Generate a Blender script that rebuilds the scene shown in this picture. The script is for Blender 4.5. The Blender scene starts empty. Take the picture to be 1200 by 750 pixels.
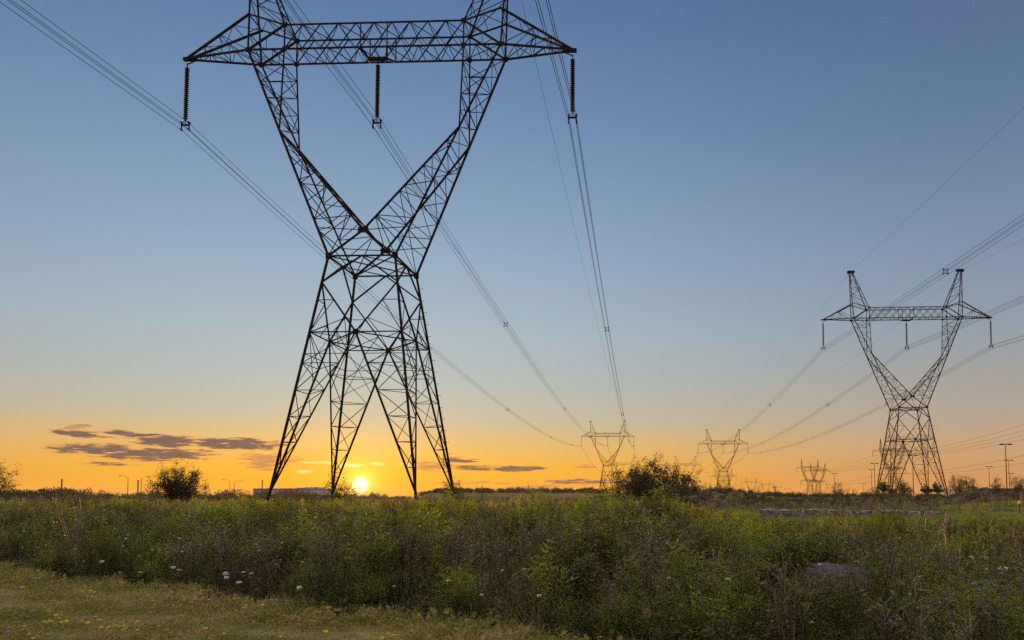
import bpy, math, random
import numpy as np
from mathutils import Vector

random.seed(7)
RNG = np.random.default_rng(7)
S = bpy.context.scene
COL = S.collection
R = math.radians
EYE = 1.65

# ------------------------------------------------------------------ camera
FPX, CX, CY, PIT = 999.7, 710.79, 514.84, 0.0675
cam = bpy.data.cameras.new('camera')
cam_o = bpy.data.objects.new('camera', cam)
COL.objects.link(cam_o)
S.camera = cam_o
S.cycles.use_adaptive_sampling = False
S.cycles.use_denoising = False
S.cycles.sample_clamp_indirect = 1.5
cam_o.location = (0, 0, EYE)
cam_o.rotation_euler = (math.pi / 2 + PIT, 0, 0)
cam.lens = FPX * 36 / 1200
cam.shift_x = (600 - CX) / 1200
cam.shift_y = (CY - 375) / 1200
cam.clip_start = 0.1
cam.clip_end = 20000
_cp, _sp = math.cos(PIT), math.sin(PIT)

def at(px, py, Y):
    """World point at depth Y seen at a pixel of the 1200 x 750 photograph (used to survey the place)."""
    a = (px - CX) / FPX
    b = (CY - py) / FPX
    t = Y / (_cp - b * _sp)
    return Vector((a * t, Y, EYE + (_sp + b * _cp) * t))

# ------------------------------------------------------------------ sky, sun, exposure
SUN_AZ, SUN_EL = R(-16.06), R(0.78)      # where the disc stands
LAMP_EL = R(3.2)                          # the light still reaches over the far tree line
sun_dir = Vector((math.sin(SUN_AZ) * math.cos(SUN_EL), math.cos(SUN_AZ) * math.cos(SUN_EL), math.sin(SUN_EL)))
S.view_settings.view_transform = 'Standard'
S.view_settings.look = 'None'
S.view_settings.exposure = 0
S.view_settings.gamma = 1
try:
    S.view_settings.use_curve_mapping = False
except Exception:
    pass

def lin(r, g, b):
    f = lambda c: (c / 255 / 12.92) if c / 255 <= 0.04045 else ((c / 255 + 0.055) / 1.055) ** 2.4
    return (f(r), f(g), f(b), 1)

class NT:
    """Small helper to write node trees."""
    def __init__(self, tree): self.t = tree
    def n(self, kind, **kw):
        x = self.t.nodes.new(kind)
        for k, v in kw.items(): setattr(x, k, v)
        return x
    def put(self, sock, v):
        if v is None: return
        if hasattr(v, 'is_output') or isinstance(v, bpy.types.NodeSocket): self.t.links.new(v, sock)
        else: sock.default_value = v
    def m(self, op, a, b=None, c=None, clamp=False):
        x = self.n('ShaderNodeMath', operation=op, use_clamp=clamp)
        for i, v in enumerate((a, b, c)): self.put(x.inputs[i], v)
        return x.outputs[0]
    def vm(self, op, a, b=None, out=0):
        x = self.n('ShaderNodeVectorMath', operation=op)
        self.put(x.inputs[0], a)
        if b is not None: self.put(x.inputs[1], b)
        return x.outputs[out]
    def mr(self, v, a, b, c=0.0, d=1.0, smooth=True):
        x = self.n('ShaderNodeMapRange', interpolation_type='SMOOTHSTEP' if smooth else 'LINEAR')
        for i, q in enumerate((v, a, b, c, d)): self.put(x.inputs[i], q)
        return x.outputs[0]
    def mix(self, f, a, b, blend='MIX'):
        x = self.n('ShaderNodeMix', data_type='RGBA', blend_type=blend)
        self.put(x.inputs[0], f); self.put(x.inputs[6], a); self.put(x.inputs[7], b)
        return x.outputs[2]
    def ramp(self, f, stops):
        x = self.n('ShaderNodeValToRGB')
        el = x.color_ramp.elements
        while len(el) < len(stops): el.new(0.5)
        for e, (p, c) in zip(el, stops): e.position = p; e.color = c
        self.put(x.inputs[0], f)
        return x.outputs[0]
    def noise(self, vec, scale, detail=3, rough=0.55, out=0):
        x = self.n('ShaderNodeTexNoise')
        if vec is not None: self.put(x.inputs['Vector'], vec)
        x.inputs['Scale'].default_value = scale
        x.inputs['Detail'].default_value = detail
        x.inputs['Roughness'].default_value = rough
        return x.outputs[out]

world = bpy.data.worlds.new('World')
S.world = world
world.use_nodes = True
N = NT(world.node_tree)
bg = world.node_tree.nodes['Background']
bg.inputs[1].default_value = 0.1
sky = N.n('ShaderNodeTexSky', sky_type='NISHITA', sun_disc=False)
sky.sun_elevation = LAMP_EL
sky.sun_rotation = SUN_AZ
sky.dust_density = 2
sky.ozone_density = 3
tc = N.n('ShaderNodeTexCoord')
d = N.vm('NORMALIZE', tc.outputs['Generated'])
sx = N.n('ShaderNodeSeparateXYZ'); N.put(sx.inputs[0], d)
dx, dy, dz = sx.outputs
hor = N.m('SQRT', N.m('ADD', N.m('MULTIPLY', dx, dx), N.m('MULTIPLY', dy, dy)))
elev = N.m('ARCTAN2', dz, hor)                       # radians
e_f = N.m('DIVIDE', N.m('MAXIMUM', elev, 0.0), math.pi / 2)
e_f = N.m('POWER', e_f, 0.5)                          # spread the horizon out
def ep(ypx):                                          # ramp position of a height in the photograph
    return (max(0.0, math.atan((582.4 - ypx) / 1000.0)) / (math.pi / 2)) ** 0.5
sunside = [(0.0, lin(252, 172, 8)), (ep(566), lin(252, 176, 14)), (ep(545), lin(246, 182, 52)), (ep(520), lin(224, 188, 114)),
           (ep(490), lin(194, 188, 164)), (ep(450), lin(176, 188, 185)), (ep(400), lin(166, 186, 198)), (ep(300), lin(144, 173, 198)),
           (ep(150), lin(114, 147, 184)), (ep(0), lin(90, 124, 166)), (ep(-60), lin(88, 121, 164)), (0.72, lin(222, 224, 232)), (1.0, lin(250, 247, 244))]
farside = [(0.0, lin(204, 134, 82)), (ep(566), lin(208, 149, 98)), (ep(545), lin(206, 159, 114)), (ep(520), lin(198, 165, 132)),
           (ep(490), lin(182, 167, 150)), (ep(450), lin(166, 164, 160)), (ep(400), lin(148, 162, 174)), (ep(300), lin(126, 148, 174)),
           (ep(150), lin(98, 125, 160)), (ep(0), lin(86, 111, 148)), (ep(-60), lin(84, 108, 146)), (0.72, lin(222, 224, 232)), (1.0, lin(250, 247, 244))]  # last two stops of both ramps lifted, out of view, to light the ground
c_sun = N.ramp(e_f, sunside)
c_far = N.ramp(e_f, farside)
az = N.m('ARCTAN2', dx, dy)
daz = N.m('ABSOLUTE', N.m('SUBTRACT', az, SUN_AZ))
f_az = N.mr(daz, R(6), R(44))
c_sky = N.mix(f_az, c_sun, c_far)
# the eastern sky behind the viewer: pale rose above the earth's shadow
east = N.ramp(e_f, [(0.0, lin(110, 104, 120)), (.25, lin(140, 122, 130)), (.50, lin(128, 136, 158)), (.72, lin(236, 232, 230)), (1.0, lin(250, 247, 244))])  # high stops likewise brightened for more light on the ground
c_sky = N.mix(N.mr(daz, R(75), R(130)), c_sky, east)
c_sky = N.mix(N.mr(elev, R(36), R(58)), c_sky, N.mix(1.0, c_sky, (2.35, 2.22, 2.0, 1), 'MULTIPLY'))   # unseen overhead sky brightened to add light on the ground
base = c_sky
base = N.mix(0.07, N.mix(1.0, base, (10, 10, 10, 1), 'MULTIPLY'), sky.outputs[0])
# clouds low in the west: (px, py, half width, half height, tilt, bright, strength)
CLOUDS = [(112, 526, 46, 6.0, .02, 0, 1.0), (175, 532.5, 60, 6.5, -.02, 0, 1.1), (150, 508.5, 24, 3.2, .12, 0, .8), (92, 509, 28, 4.0, .10, 0, .9),
          (196, 517, 34, 6.5, .02, 0, 1.0), (182, 513, 42, 4.0, .06, 0, .9), (280, 521, 50, 6.5, .05, 0, 1.1), (262, 515.5, 34, 2.2, -.06, 0, .8), (92, 499.5, 13, 2.0, -.05, 2, .8),
          (126, 543.5, 26, 2.2, .03, 0, .8), (318, 538, 26, 7.0, .04, 2, .75), (304, 546, 18, 4.0, .1, 2, .8), (375, 542, 22, 1.9, .02, 1, .9),
          (408, 545, 18, 2.6, -.04, 1, 1.0), (443, 543.5, 12, 1.8, .02, 1, 1.0), (358, 552.5, 9, 2.0, .0, 1, .8), (478, 545, 13, 2.0, .05, 1, .8), (505, 547, 22, 5.0, .0, 2, .8),
          (540, 539.5, 16, 2.4, .04, 0, .7), (554, 548.5, 22, 2.2, .04, 0, .6), (607, 549, 26, 3.2, .0, 0, .9), (680, 564.5, 36, 3.0, .02, 0, .8), (636, 571, 30, 2.4, .0, 2, .6),
          (689, 546, 13, 2.0, .0, 2, .6), (560, 566, 40, 2.0, .0, 2, .5)]
fwd = N.m('MAXIMUM', dy, 0.02)
pu = N.m('DIVIDE', dx, fwd)
pv = N.m('DIVIDE', dz, fwd)
cvec = N.n('ShaderNodeCombineXYZ'); N.put(cvec.inputs[0], N.m('MULTIPLY', pu, 1.0)); N.put(cvec.inputs[1], N.m('MULTIPLY', pv, 8.5))
nz = N.m('SUBTRACT', N.noise(cvec.outputs[0], 46, 6, .62), 0.5)
nz2 = N.m('SUBTRACT', N.noise(cvec.outputs[0], 9, 2, .5), 0.5)
nzz = N.m('ADD', N.m('MULTIPLY', nz, 6.5), N.m('MULTIPLY', nz2, 3.0))
dens = {0: None, 1: None, 2: None}
for (px, py, hw, hh, tilt, kind, stg) in CLOUDS:
    p = at(px, py, 1000.0); u0 = p.x / 1000; v0 = (p.z - EYE) / 1000
    ux = N.m('SUBTRACT', pu, u0); vy = N.m('SUBTRACT', pv, v0)
    vy = N.m('MULTIPLY_ADD', ux, tilt, vy)
    q = N.m('ADD', N.m('POWER', N.m('DIVIDE', ux, hw / 1000), 2.0), N.m('POWER', N.m('DIVIDE', vy, hh / 1000), 2.0))
    v = N.m('MULTIPLY', N.m('SUBTRACT', 1.45, q), stg)
    v = N.m('MAXIMUM', v, -9.0)
    dens[kind] = v if dens[kind] is None else N.m('MAXIMUM', dens[kind], v)
front = N.mr(dy, 0.3, 0.5)
def cloud(basec, v, thin, thick, lo, hi, top=1.0):
    a = N.m('ADD', v, nzz)
    al = N.m('MULTIPLY', N.mr(a, lo, hi), front)
    al = N.m('MULTIPLY', al, top)
    core = N.mr(a, -.1, 1.1)
    return N.mix(al, basec, N.mix(core, thin, thick))
def x10(c): return (c[0] * 10, c[1] * 10, c[2] * 10, 1)
base = cloud(base, dens[2], x10(lin(244, 166, 84)), x10(lin(190, 128, 92)), -.35, .6, .8)
base = cloud(base, dens[0], x10(lin(238, 158, 84)), x10(lin(104, 88, 90)), -.55, .95, .95)
base = cloud(base, dens[1], x10(lin(255, 196, 80)), x10(lin(255, 238, 150)), -.1, 1.0, .8)
# the sun's disc and the glow of the air round it
cosang = N.vm('DOT_PRODUCT', d, tuple(sun_dir), out=1)
ang = N.m('ARCCOSINE', N.m('MINIMUM', cosang, 0.9999999))
glow1 = N.m('POWER', 2.718, N.m('MULTIPLY', ang, -1 / R(0.8)))
glow2 = N.m('POWER', 2.718, N.m('MULTIPLY', ang, -1 / R(2.2)))
disc = N.mr(ang, R(0.42), R(0.58), 1.0, 0.0)
def addc(a, f, c):
    return N.mix(1.0, a, N.mix(f, (0, 0, 0, 1), c), 'ADD')
base = addc(base, glow2, (4.6, 2.1, 0.0, 1))
base = addc(base, glow1, (9, 6.5, .6, 1))
glow3 = N.m('POWER', 2.718, N.m('MULTIPLY', ang, -1 / R(.34)))
base = addc(base, glow3, (7, 7, 5, 1))
base = addc(base, disc, (7, 7, 7, 1))
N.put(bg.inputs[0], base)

sun = bpy.data.lights.new('sun', 'SUN')
sun.energy = 5.0
sun.angle = R(0.53)
sun.color = (1.0, 0.60, 0.22)
sun_o = bpy.data.objects.new('sun', sun)
COL.objects.link(sun_o)
lamp_dir = Vector((math.sin(SUN_AZ) * math.cos(LAMP_EL), math.cos(SUN_AZ) * math.cos(LAMP_EL), math.sin(LAMP_EL)))
sun_o.rotation_euler = lamp_dir.to_track_quat('Z', 'Y').to_euler()

# ------------------------------------------------------------------ mesh and object helpers
class MB:
    thin = 1.0
    def __init__(self): self.v = []; self.f = []; self.mi = []
    def face(self, idx, m=0): self.f.append(idx); self.mi.append(m)
    def bar(self, p, q, w=.08, m=0, w2=None, cap=True):
        p = Vector(p); q = Vector(q); dd = q - p
        if dd.length < 1e-5: return
        dd.normalize()
        up = Vector((0, 0, 1)) if abs(dd.z) < .95 else Vector((1, 0, 0))
        a = dd.cross(up).normalized(); b = dd.cross(a)
        w2 = w if w2 is None else w2; w *= self.thin; w2 *= self.thin
        i = len(self.v)
        for c, ww in ((p, w / 2), (q, w2 / 2)):
            for sa, sb in ((-1, -1), (1, -1), (1, 1), (-1, 1)): self.v.append(tuple(c + a * sa * ww + b * sb * ww))
        for k in range(4): self.face((i + k, i + (k + 1) % 4, i + 4 + (k + 1) % 4, i + 4 + k), m)
        if cap: self.face((i + 3, i + 2, i + 1, i), m); self.face((i + 4, i + 5, i + 6, i + 7), m)
    def zig(self, a0, a1, b0, b1, n, w=.05, ends=True, start=0, power=1.0):
        """Lattice of rungs and diagonals between the lines a0-a1 and b0-b1."""
        a0, a1, b0, b1 = map(Vector, (a0, a1, b0, b1))
        t = [(k / n) ** power for k in range(n + 1)]
        A = [a0.lerp(a1, x) for x in t]; B = [b0.lerp(b1, x) for x in t]
        for k in range(n + 1):
            if ends or 0 < k < n: self.bar(A[k], B[k], w)
        for k in range(n):
            if (k + start) % 2: self.bar(A[k], B[k + 1], w)
            else: self.bar(B[k], A[k + 1], w)
    def cross(self, a0, a1, b0, b1, n, w=.05, ends=True):
        a0, a1, b0, b1 = map(Vector, (a0, a1, b0, b1))
        A = [a0.lerp(a1, k / n) for k in range(n + 1)]; B = [b0.lerp(b1, k / n) for k in range(n + 1)]
        for k in range(n):
            self.bar(A[k], B[k + 1], w); self.bar(B[k], A[k + 1], w)
    def box(self, c, s, m=0, rz=0.0):
        i = len(self.v); cs, sn = math.cos(rz), math.sin(rz)
        for z in (-1, 1):
            for x, y in ((-1, -1), (1, -1), (1, 1), (-1, 1)):
                X, Y = x * s[0] / 2, y * s[1] / 2
                self.v.append((c[0] + X * cs - Y * sn, c[1] + X * sn + Y * cs, c[2] + z * s[2] / 2))
        for q in ((3, 2, 1, 0), (4, 5, 6, 7), (0, 1, 5, 4), (1, 2, 6, 5), (2, 3, 7, 6), (3, 0, 4, 7)): self.face(tuple(i + k for k in q), m)
    def tube(self, pts, rad, n=6, m=0, cap=True):
        pts = [Vector(p) for p in pts]
        if not hasattr(rad, '__len__'): rad = [rad] * len(pts)
        i0 = len(self.v)
        for k, p in enumerate(pts):
            dd = (pts[min(k + 1, len(pts) - 1)] - pts[max(k - 1, 0)]).normalized()
            up = Vector((0, 0, 1)) if abs(dd.z) < .9 else Vector((1, 0, 0))
            a = dd.cross(up).normalized(); b = dd.cross(a)
            for j in range(n):
                t = 2 * math.pi * j / n
                self.v.append(tuple(p + (a * math.cos(t) + b * math.sin(t)) * rad[k]))
        for k in range(len(pts) - 1):
            for j in range(n):
                self.face((i0 + k * n + j, i0 + k * n + (j + 1) % n, i0 + (k + 1) * n + (j + 1) % n, i0 + (k + 1) * n + j), m)
        if cap and n > 2:
            self.face(tuple(i0 + j for j in reversed(range(n))), m); self.face(tuple(i0 + (len(pts) - 1) * n + j for j in range(n)), m)
    def lathe(self, prof, c=(0, 0, 0), n=12, m=0):
        i0 = len(self.v)
        for r, z in prof:
            for j in range(n):
                t = 2 * math.pi * j / n
                self.v.append((c[0] + r * math.cos(t), c[1] + r * math.sin(t), c[2] + z))
        for k in range(len(prof) - 1):
            for j in range(n):
                self.face((i0 + k * n + j, i0 + k * n + (j + 1) % n, i0 + (k + 1) * n + (j + 1) % n, i0 + (k + 1) * n + j), m)
    def leaf(self, p, dirv, L, W, m=0, fold=.15, nrm=None):
        """A pointed leaf of two faces folded along its midrib."""
        p = Vector(p); dirv = Vector(dirv).normalized()
        side = dirv.cross(nrm if nrm is not None else Vector((random.uniform(-1, 1), random.uniform(-1, 1), random.uniform(-.2, 1.2))))
        if side.length < 1e-4: side = dirv.orthogonal()
        side.normalize(); up = side.cross(dirv)
        i = len(self.v)
        mid = p + dirv * L * .45
        for q in (p, mid + side * W / 2 + up * fold * W, p + dirv * L, mid - side * W / 2 + up * fold * W): self.v.append(tuple(q))
        self.face((i, i + 1, i + 2), m); self.face((i, i + 2, i + 3), m)
    def blade(self, p, azm, lean, h, w, droop=.5, m=0, seg=3):
        """One grass blade bending over."""
        p = Vector(p); o = Vector((math.cos(azm), math.sin(azm), 0)); sd = Vector((-o.y, o.x, 0))
        i = len(self.v)
        for k in range(seg + 1):
            t = k / seg
            q = p + o * (lean * t + droop * t * t) * h + Vector((0, 0, h * (t - .35 * droop * t * t)))
            ww = w * (1 - t) ** .7 / 2
            if k < seg: self.v.append(tuple(q + sd * ww)); self.v.append(tuple(q - sd * ww))
            else: self.v.append(tuple(q))
        for k in range(seg - 1): self.face((i + 2 * k, i + 2 * k + 1, i + 2 * k + 3, i + 2 * k + 2), m)
        k = seg - 1
        self.face((i + 2 * k, i + 2 * k + 1, i + 2 * k + 2), m)
    def mesh(self, name, mats, smooth=False):
        me = bpy.data.meshes.new(name)
        me.from_pydata(self.v, [], self.f)
        for mt in (mats if isinstance(mats, (list, tuple)) else [mats]): me.materials.append(mt)
        if any(self.mi): me.polygons.foreach_set('material_index', self.mi)
        if smooth: me.polygons.foreach_set('use_smooth', [True] * len(self.f))
        me.update()
        return me
    def build(self, name, mats, parent=None, smooth=False, link=True):
        o = bpy.data.objects.new(name, self.mesh(name, mats, smooth))
        if link: COL.objects.link(o)
        if parent is not None: o.parent = parent
        return o

def tag(o, label=None, cat=None, group=None, kind=None):
    if label: o['label'] = label
    if cat: o['category'] = cat
    if group: o['group'] = group
    if kind: o['kind'] = kind
    return o
def thing(name, loc, label, cat, group=None, rz=0.0, sc=1.0):
    o = bpy.data.objects.new(name, None)
    o.empty_display_size = .3
    COL.objects.link(o)
    o.location = loc; o.rotation_euler = (0, 0, rz); o.scale = (sc, sc, sc)
    return tag(o, label, cat, group)
def dup(root, loc, rz=0.0, label=None, sc=None, group=None):
    r = root.copy(); COL.objects.link(r)
    r.location = loc; r.rotation_euler = (0, 0, rz)
    if sc is not None: r.scale = sc if hasattr(sc, '__len__') else (sc, sc, sc)
    if label: r['label'] = label
    if group: r['group'] = group
    for ch in list(root.children):
        c = ch.copy(); COL.objects.link(c); c.parent = r
        for g in list(ch.children):
            e = g.copy(); COL.objects.link(e); e.parent = c
    return r

# ------------------------------------------------------------------ materials
def mat(name, col, rough=.7, metal=0.0, var=.25, scale=6.0, col2=None, bump=0.0, spec=.4):
    m = bpy.data.materials.new(name); m.use_nodes = True
    n = NT(m.node_tree); b = m.node_tree.nodes['Principled BSDF']
    tcn = n.n('ShaderNodeTexCoord')
    ns = n.noise(tcn.outputs['Object'], scale, 5, .6)
    c2 = col2 or tuple(min(1, x * (1 + var)) for x in col)
    c1 = col if col2 else tuple(x * (1 - var) for x in col)
    n.put(b.inputs['Base Color'], n.mix(n.mr(ns, .3, .7), (*c1, 1), (*c2, 1)))
    b.inputs['Roughness'].default_value = rough; b.inputs['Metallic'].default_value = metal
    b.inputs['Specular IOR Level'].default_value = spec
    if bump:
        bp = n.n('ShaderNodeBump'); bp.inputs['Strength'].default_value = bump
        n.put(bp.inputs['Height'], ns); n.put(b.inputs['Normal'], bp.outputs[0])
    return m
def leafmat(name, cols, trans=.45, tcol=None, patch=.35, rough=.55):
    """Thin leaves: diffuse, some light through, colour drifting from plant to plant and patch to patch."""
    m = bpy.data.materials.new(name); m.use_nodes = True
    n = NT(m.node_tree); b = m.node_tree.nodes['Principled BSDF']; out = m.node_tree.nodes['Material Output']
    oi = n.n('ShaderNodeObjectInfo'); geo = n.n('ShaderNodeNewGeometry')
    pn = n.noise(geo.outputs['Position'], patch, 2)
    fine = n.noise(geo.outputs['Position'], 9.0, 2)
    f = n.m('ADD', n.m('MULTIPLY', oi.outputs['Random'], .5), n.m('ADD', n.m('MULTIPLY', n.m('SUBTRACT', pn, .42), 2.4), n.m('MULTIPLY', fine, .45)), clamp=True)
    st = [(i / max(1, len(cols) - 1), (*c, 1)) for i, c in enumerate(cols)]
    c = n.ramp(f, st)
    n.put(b.inputs['Base Color'], c)
    b.inputs['Roughness'].default_value = rough; b.inputs['Specular IOR Level'].default_value = .25
    tr = n.n('ShaderNodeBsdfTranslucent')
    n.put(tr.inputs[0], n.mix(1.0, c, (*(tcol or (1.5, 1.35, .7)), 1), 'MULTIPLY'))
    mx = n.n('ShaderNodeMixShader'); mx.inputs[0].default_value = trans
    n.t.links.new(b.outputs[0], mx.inputs[1]); n.t.links.new(tr.outputs[0], mx.inputs[2]); n.t.links.new(mx.outputs[0], out.inputs[0])
    return m

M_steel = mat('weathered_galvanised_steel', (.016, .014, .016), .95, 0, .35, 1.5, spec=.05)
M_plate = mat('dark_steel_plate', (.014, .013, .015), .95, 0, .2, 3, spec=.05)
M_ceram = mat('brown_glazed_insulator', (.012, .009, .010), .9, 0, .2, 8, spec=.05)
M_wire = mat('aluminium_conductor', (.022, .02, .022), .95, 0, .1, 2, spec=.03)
M_conc = mat('foundation_concrete', (.32, .31, .29), .9, 0, .25, 9, bump=.3)
M_block = mat('rough_stone_block', (.08, .07, .078), .95, 0, .35, 3.2, col2=(.22, .19, .20), bump=1.0)
M_rock = mat('grey_boulder', (.020, .017, .023), .9, 0, .4, 5, col2=(.062, .054, .064), bump=.7)
M_wood = mat('weathered_wood_pole', (.10, .075, .055), .85, 0, .3, 5)
M_pole = mat('lamp_pole_paint', (.05, .035, .03), .9, 0, .15, 3, spec=.05)
M_head = mat('lamp_head_paint', (.02, .018, .02), .9, 0, .15, 3, spec=.05)
M_glass = mat('lamp_lens', (.10, .10, .10), .4, 0, .1, 4)
M_white = mat('white_wall_panel', (.42, .38, .46), .6, 0, .08, .3)
M_whroof = mat('pale_roof_sheet', (.30, .27, .32), .6, 0, .1, .4)
M_dark = mat('dark_opening', (.05, .05, .06), .5, 0, .1, 1)
M_shop = mat('purple_grey_wall', (.10, .085, .13), .7, 0, .15, .3)
M_bark = mat('grey_brown_bark', (.06, .048, .042), .9, 0, .35, 7)
M_yel = mat('yellow_plastic', (.70, .42, .03), .45, 0, .1, 6)
M_paper = mat('crumpled_white_film', (.5, .5, .56), .6, 0, .06, 20)

L_weed = leafmat('weed_leaves', [(.036, .026, .013), (.066, .066, .018), (.115, .14, .026), (.19, .215, .036)], .55, patch=.6)
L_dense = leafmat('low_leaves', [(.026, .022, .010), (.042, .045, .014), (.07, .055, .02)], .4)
L_grass = leafmat('wild_grass', [(.07, .085, .018), (.12, .14, .028), (.19, .17, .06), (.24, .18, .10)], .5)
L_lawn = leafmat('lawn_grass', [(.11, .11, .026), (.19, .18, .046), (.29, .22, .10)], .45, patch=1.1)
L_green = leafmat('field_grass', [(.08, .12, .016), (.12, .17, .024), (.16, .18, .04)], .55)
L_dry = leafmat('dry_stems', [(.12, .08, .06), (.20, .14, .105), (.27, .20, .16)], .35, (1.2, 1.05, .8))
L_plume = leafmat('goldenrod_bloom', [(.28, .25, .014), (.38, .35, .02), (.48, .42, .03)], .55, (1.25, 1.2, .5))
L_goldleaf = leafmat('goldenrod_leaves', [(.09, .11, .014), (.14, .18, .022), (.20, .24, .03)], .6)
L_bush = leafmat('bush_leaves', [(.024, .028, .014), (.042, .045, .020), (.06, .055, .022)], .35, (1.4, 1.1, .6))
L_tree = leafmat('tree_leaves', [(.03, .04, .012), (.055, .065, .018), (.08, .08, .022)], .4)
L_far = leafmat('distant_leaves', [(.035, .035, .026), (.055, .05, .036), (.08, .066, .045)], .3, patch=.03)
L_white = leafmat('white_umbel', [(.60, .62, .62), (.72, .74, .76)], .35, (1, 1, 1))
L_tan = leafmat('tan_seed_head', [(.20, .15, .10), (.30, .23, .16)], .3, (1, .95, .8))
L_purple = leafmat('purple_flower', [(.36, .20, .48), (.46, .28, .56)], .3, (1, .9, 1))
L_yellow = leafmat('yellow_flower', [(.62, .46, .02), (.75, .58, .03)], .35, (1, .95, .6))

# ------------------------------------------------------------------ terrain
def sm(x, a, b):
    t = np.clip((np.asarray(x, float) - a) / (b - a), 0, 1)
    return t * t * (3 - 2 * t)
def edge(x, y):   # metres beyond the line where the mown grass ends
    return (x + .8) * .59 + (y - 10.1) * .807 + .55 + .28 * np.sin(x * 1.1 + 1) + .16 * np.sin(x * 2.9)
def height(x, y):
    x = np.asarray(x, float); y = np.asarray(y, float)
    e = edge(x, y); ys = np.maximum(y, 1.0)
    bank = .80 * sm(e, -.8, 12) - .52 * sm(e, 15, 34)
    low = sm(x / ys, .06, .26) * sm(y, 15, 29)
    h = bank * (1 - low * .95) * (1 - .45 * sm(x / ys, .02, .18))
    h = h + .07 * np.sin(x * .35) * np.cos(y * .27 + 1) * sm(y, 14, 25)
    hump = 1.0 + .40 * np.exp(-((x - 16) / 5) ** 2)
    h = h + 1.75 * hump * np.exp(-((y - 120) / 8.5) ** 2) * sm(x, -9, 6)            # dark bank across the field
    h = h + 1.15 * np.exp(-((x - 46) / 12) ** 2 - ((y - 84) / 13) ** 2)            # green rise at the right
    h = h + 4.2 * np.exp(-((y - 430) / 30) ** 2) * sm(x, -98, -84) * (1 - sm(x, -10, 20))   # flat ridge far off
    h = h - 7.8 * sm(y, 470, 900)
    return h
def hz(x, y): return float(height(x, y))

rows = np.concatenate([np.linspace(-60, 4, 18), np.linspace(5, 40, 110), np.geomspace(40.6, 700, 130), np.geomspace(740, 16000, 26)])
us = np.linspace(-1, 1, 181)
gv = []
for y in rows:
    half = 34 + abs(y) * 1.3
    for u in us:
        x = half * (0.55 * u + .45 * u ** 3)
        gv.append((x, y, 0))
gv = np.array(gv); gv[:, 2] = height(gv[:, 0], gv[:, 1])
nc = len(us)
gf = [(r * nc + c, r * nc + c + 1, (r + 1) * nc + c + 1, (r + 1) * nc + c) for r in range(len(rows) - 1) for c in range(nc - 1)]
gm = bpy.data.meshes.new('ground'); gm.from_pydata(gv.tolist(), [], gf)
gm.polygons.foreach_set('use_smooth', [True] * len(gf)); gm.update()
M_ground = bpy.data.materials.new('meadow_soil'); M_ground.use_nodes = True
n = NT(M_ground.node_tree); b = M_ground.node_tree.nodes['Principled BSDF']
geo = n.n('ShaderNodeNewGeometry'); P = geo.outputs['Position']
sp = n.n('ShaderNodeSeparateXYZ'); n.put(sp.inputs[0], P)
ex = n.m('ADD', n.m('MULTIPLY', n.m('ADD', sp.outputs[0], .8), .59), n.m('MULTIPLY', n.m('SUBTRACT', sp.outputs[1], 10.1), .807))
ex = n.m('ADD', n.m('ADD', ex, .55), n.m('MULTIPLY', n.m('SUBTRACT', n.noise(P, .9, 3), .5), 1.2))
n1 = n.noise(P, 1.3, 6, .65); n2 = n.noise(P, .06, 4, .6); n3 = n.noise(P, 24, 4, .7)
lawn = n.mix(n.mr(n1, .35, .65), (.13, .12, .036, 1), (.21, .17, .07, 1))
lawn = n.mix(n.m('MULTIPLY', n.mr(n3, .45, .7), .6), lawn, (.25, .19, .10, 1))
weedc = n.mix(n.mr(n1, .35, .65), (.020, .013, .007, 1), (.042, .027, .014, 1))
field = n.mix(n.mr(n2, .38, .62), (.08, .075, .022, 1), (.12, .09, .04, 1))
field = n.mix(n.m('MULTIPLY', n.mr(n1, .45, .7), .5), field, (.075, .10, .022, 1))
c = n.mix(n.mr(ex, -.2, .4), lawn, weedc)
c = n.mix(n.mr(sp.outputs[1], 26, 60), c, field)
n.put(b.inputs['Base Color'], c); b.inputs['Roughness'].default_value = .95; b.inputs['Specular IOR Level'].default_value = .1
bp = n.n('ShaderNodeBump'); bp.inputs['Strength'].default_value = .8; bp.inputs['Distance'].default_value = .06
n.put(bp.inputs['Height'], n.m('ADD', n1, n3)); n.put(b.inputs['Normal'], bp.outputs[0])
gm.materials.append(M_ground)
ground = bpy.data.objects.new('ground', gm); COL.objects.link(ground)
tag(ground, 'grassy ground running from the mown verge out to the horizon', None, None, 'structure')

# ------------------------------------------------------------------ the air
hb = MB(); hb.box((0, 3900, 21), (9600, 8000, 62))
hm = bpy.data.materials.new('evening_haze'); hm.use_nodes = True
ht = hm.node_tree; ht.nodes.clear()
ho = ht.nodes.new('ShaderNodeOutputMaterial'); hv = ht.nodes.new('ShaderNodeVolumePrincipled')
hv.inputs['Color'].default_value = (.92, .58, .26, 1); hv.inputs['Density'].default_value = 0.8e-4; hv.inputs['Anisotropy'].default_value = .25
ht.links.new(hv.outputs[0], ho.inputs['Volume'])
haze = hb.build('haze', hm); tag(haze, 'thin golden evening haze over the far field', None, None, 'stuff')

# ------------------------------------------------------------------ transmission towers
EZ = EYE
UT, DC, DW, DF = 13.5, 1.038, 2.59, 5.243
UO, UI, UF, UW = 8.70, 6.173, 4.489, 2.2016
G0 = 1.0                                      # tower base plane lies this far below eye level
ZT, ZOT, ZIT, ZE = 30.55 + G0, 33.08 + G0, 32.257 + G0, 24.566 + G0
ZV, ZW, Z1, Z2, ZF, ZP = 17.432 + G0, 15.669 + G0, 13.8585 + G0, 10.496 + G0, .2625 + G0, 38.4 + G0
HANG = 4.55

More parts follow.
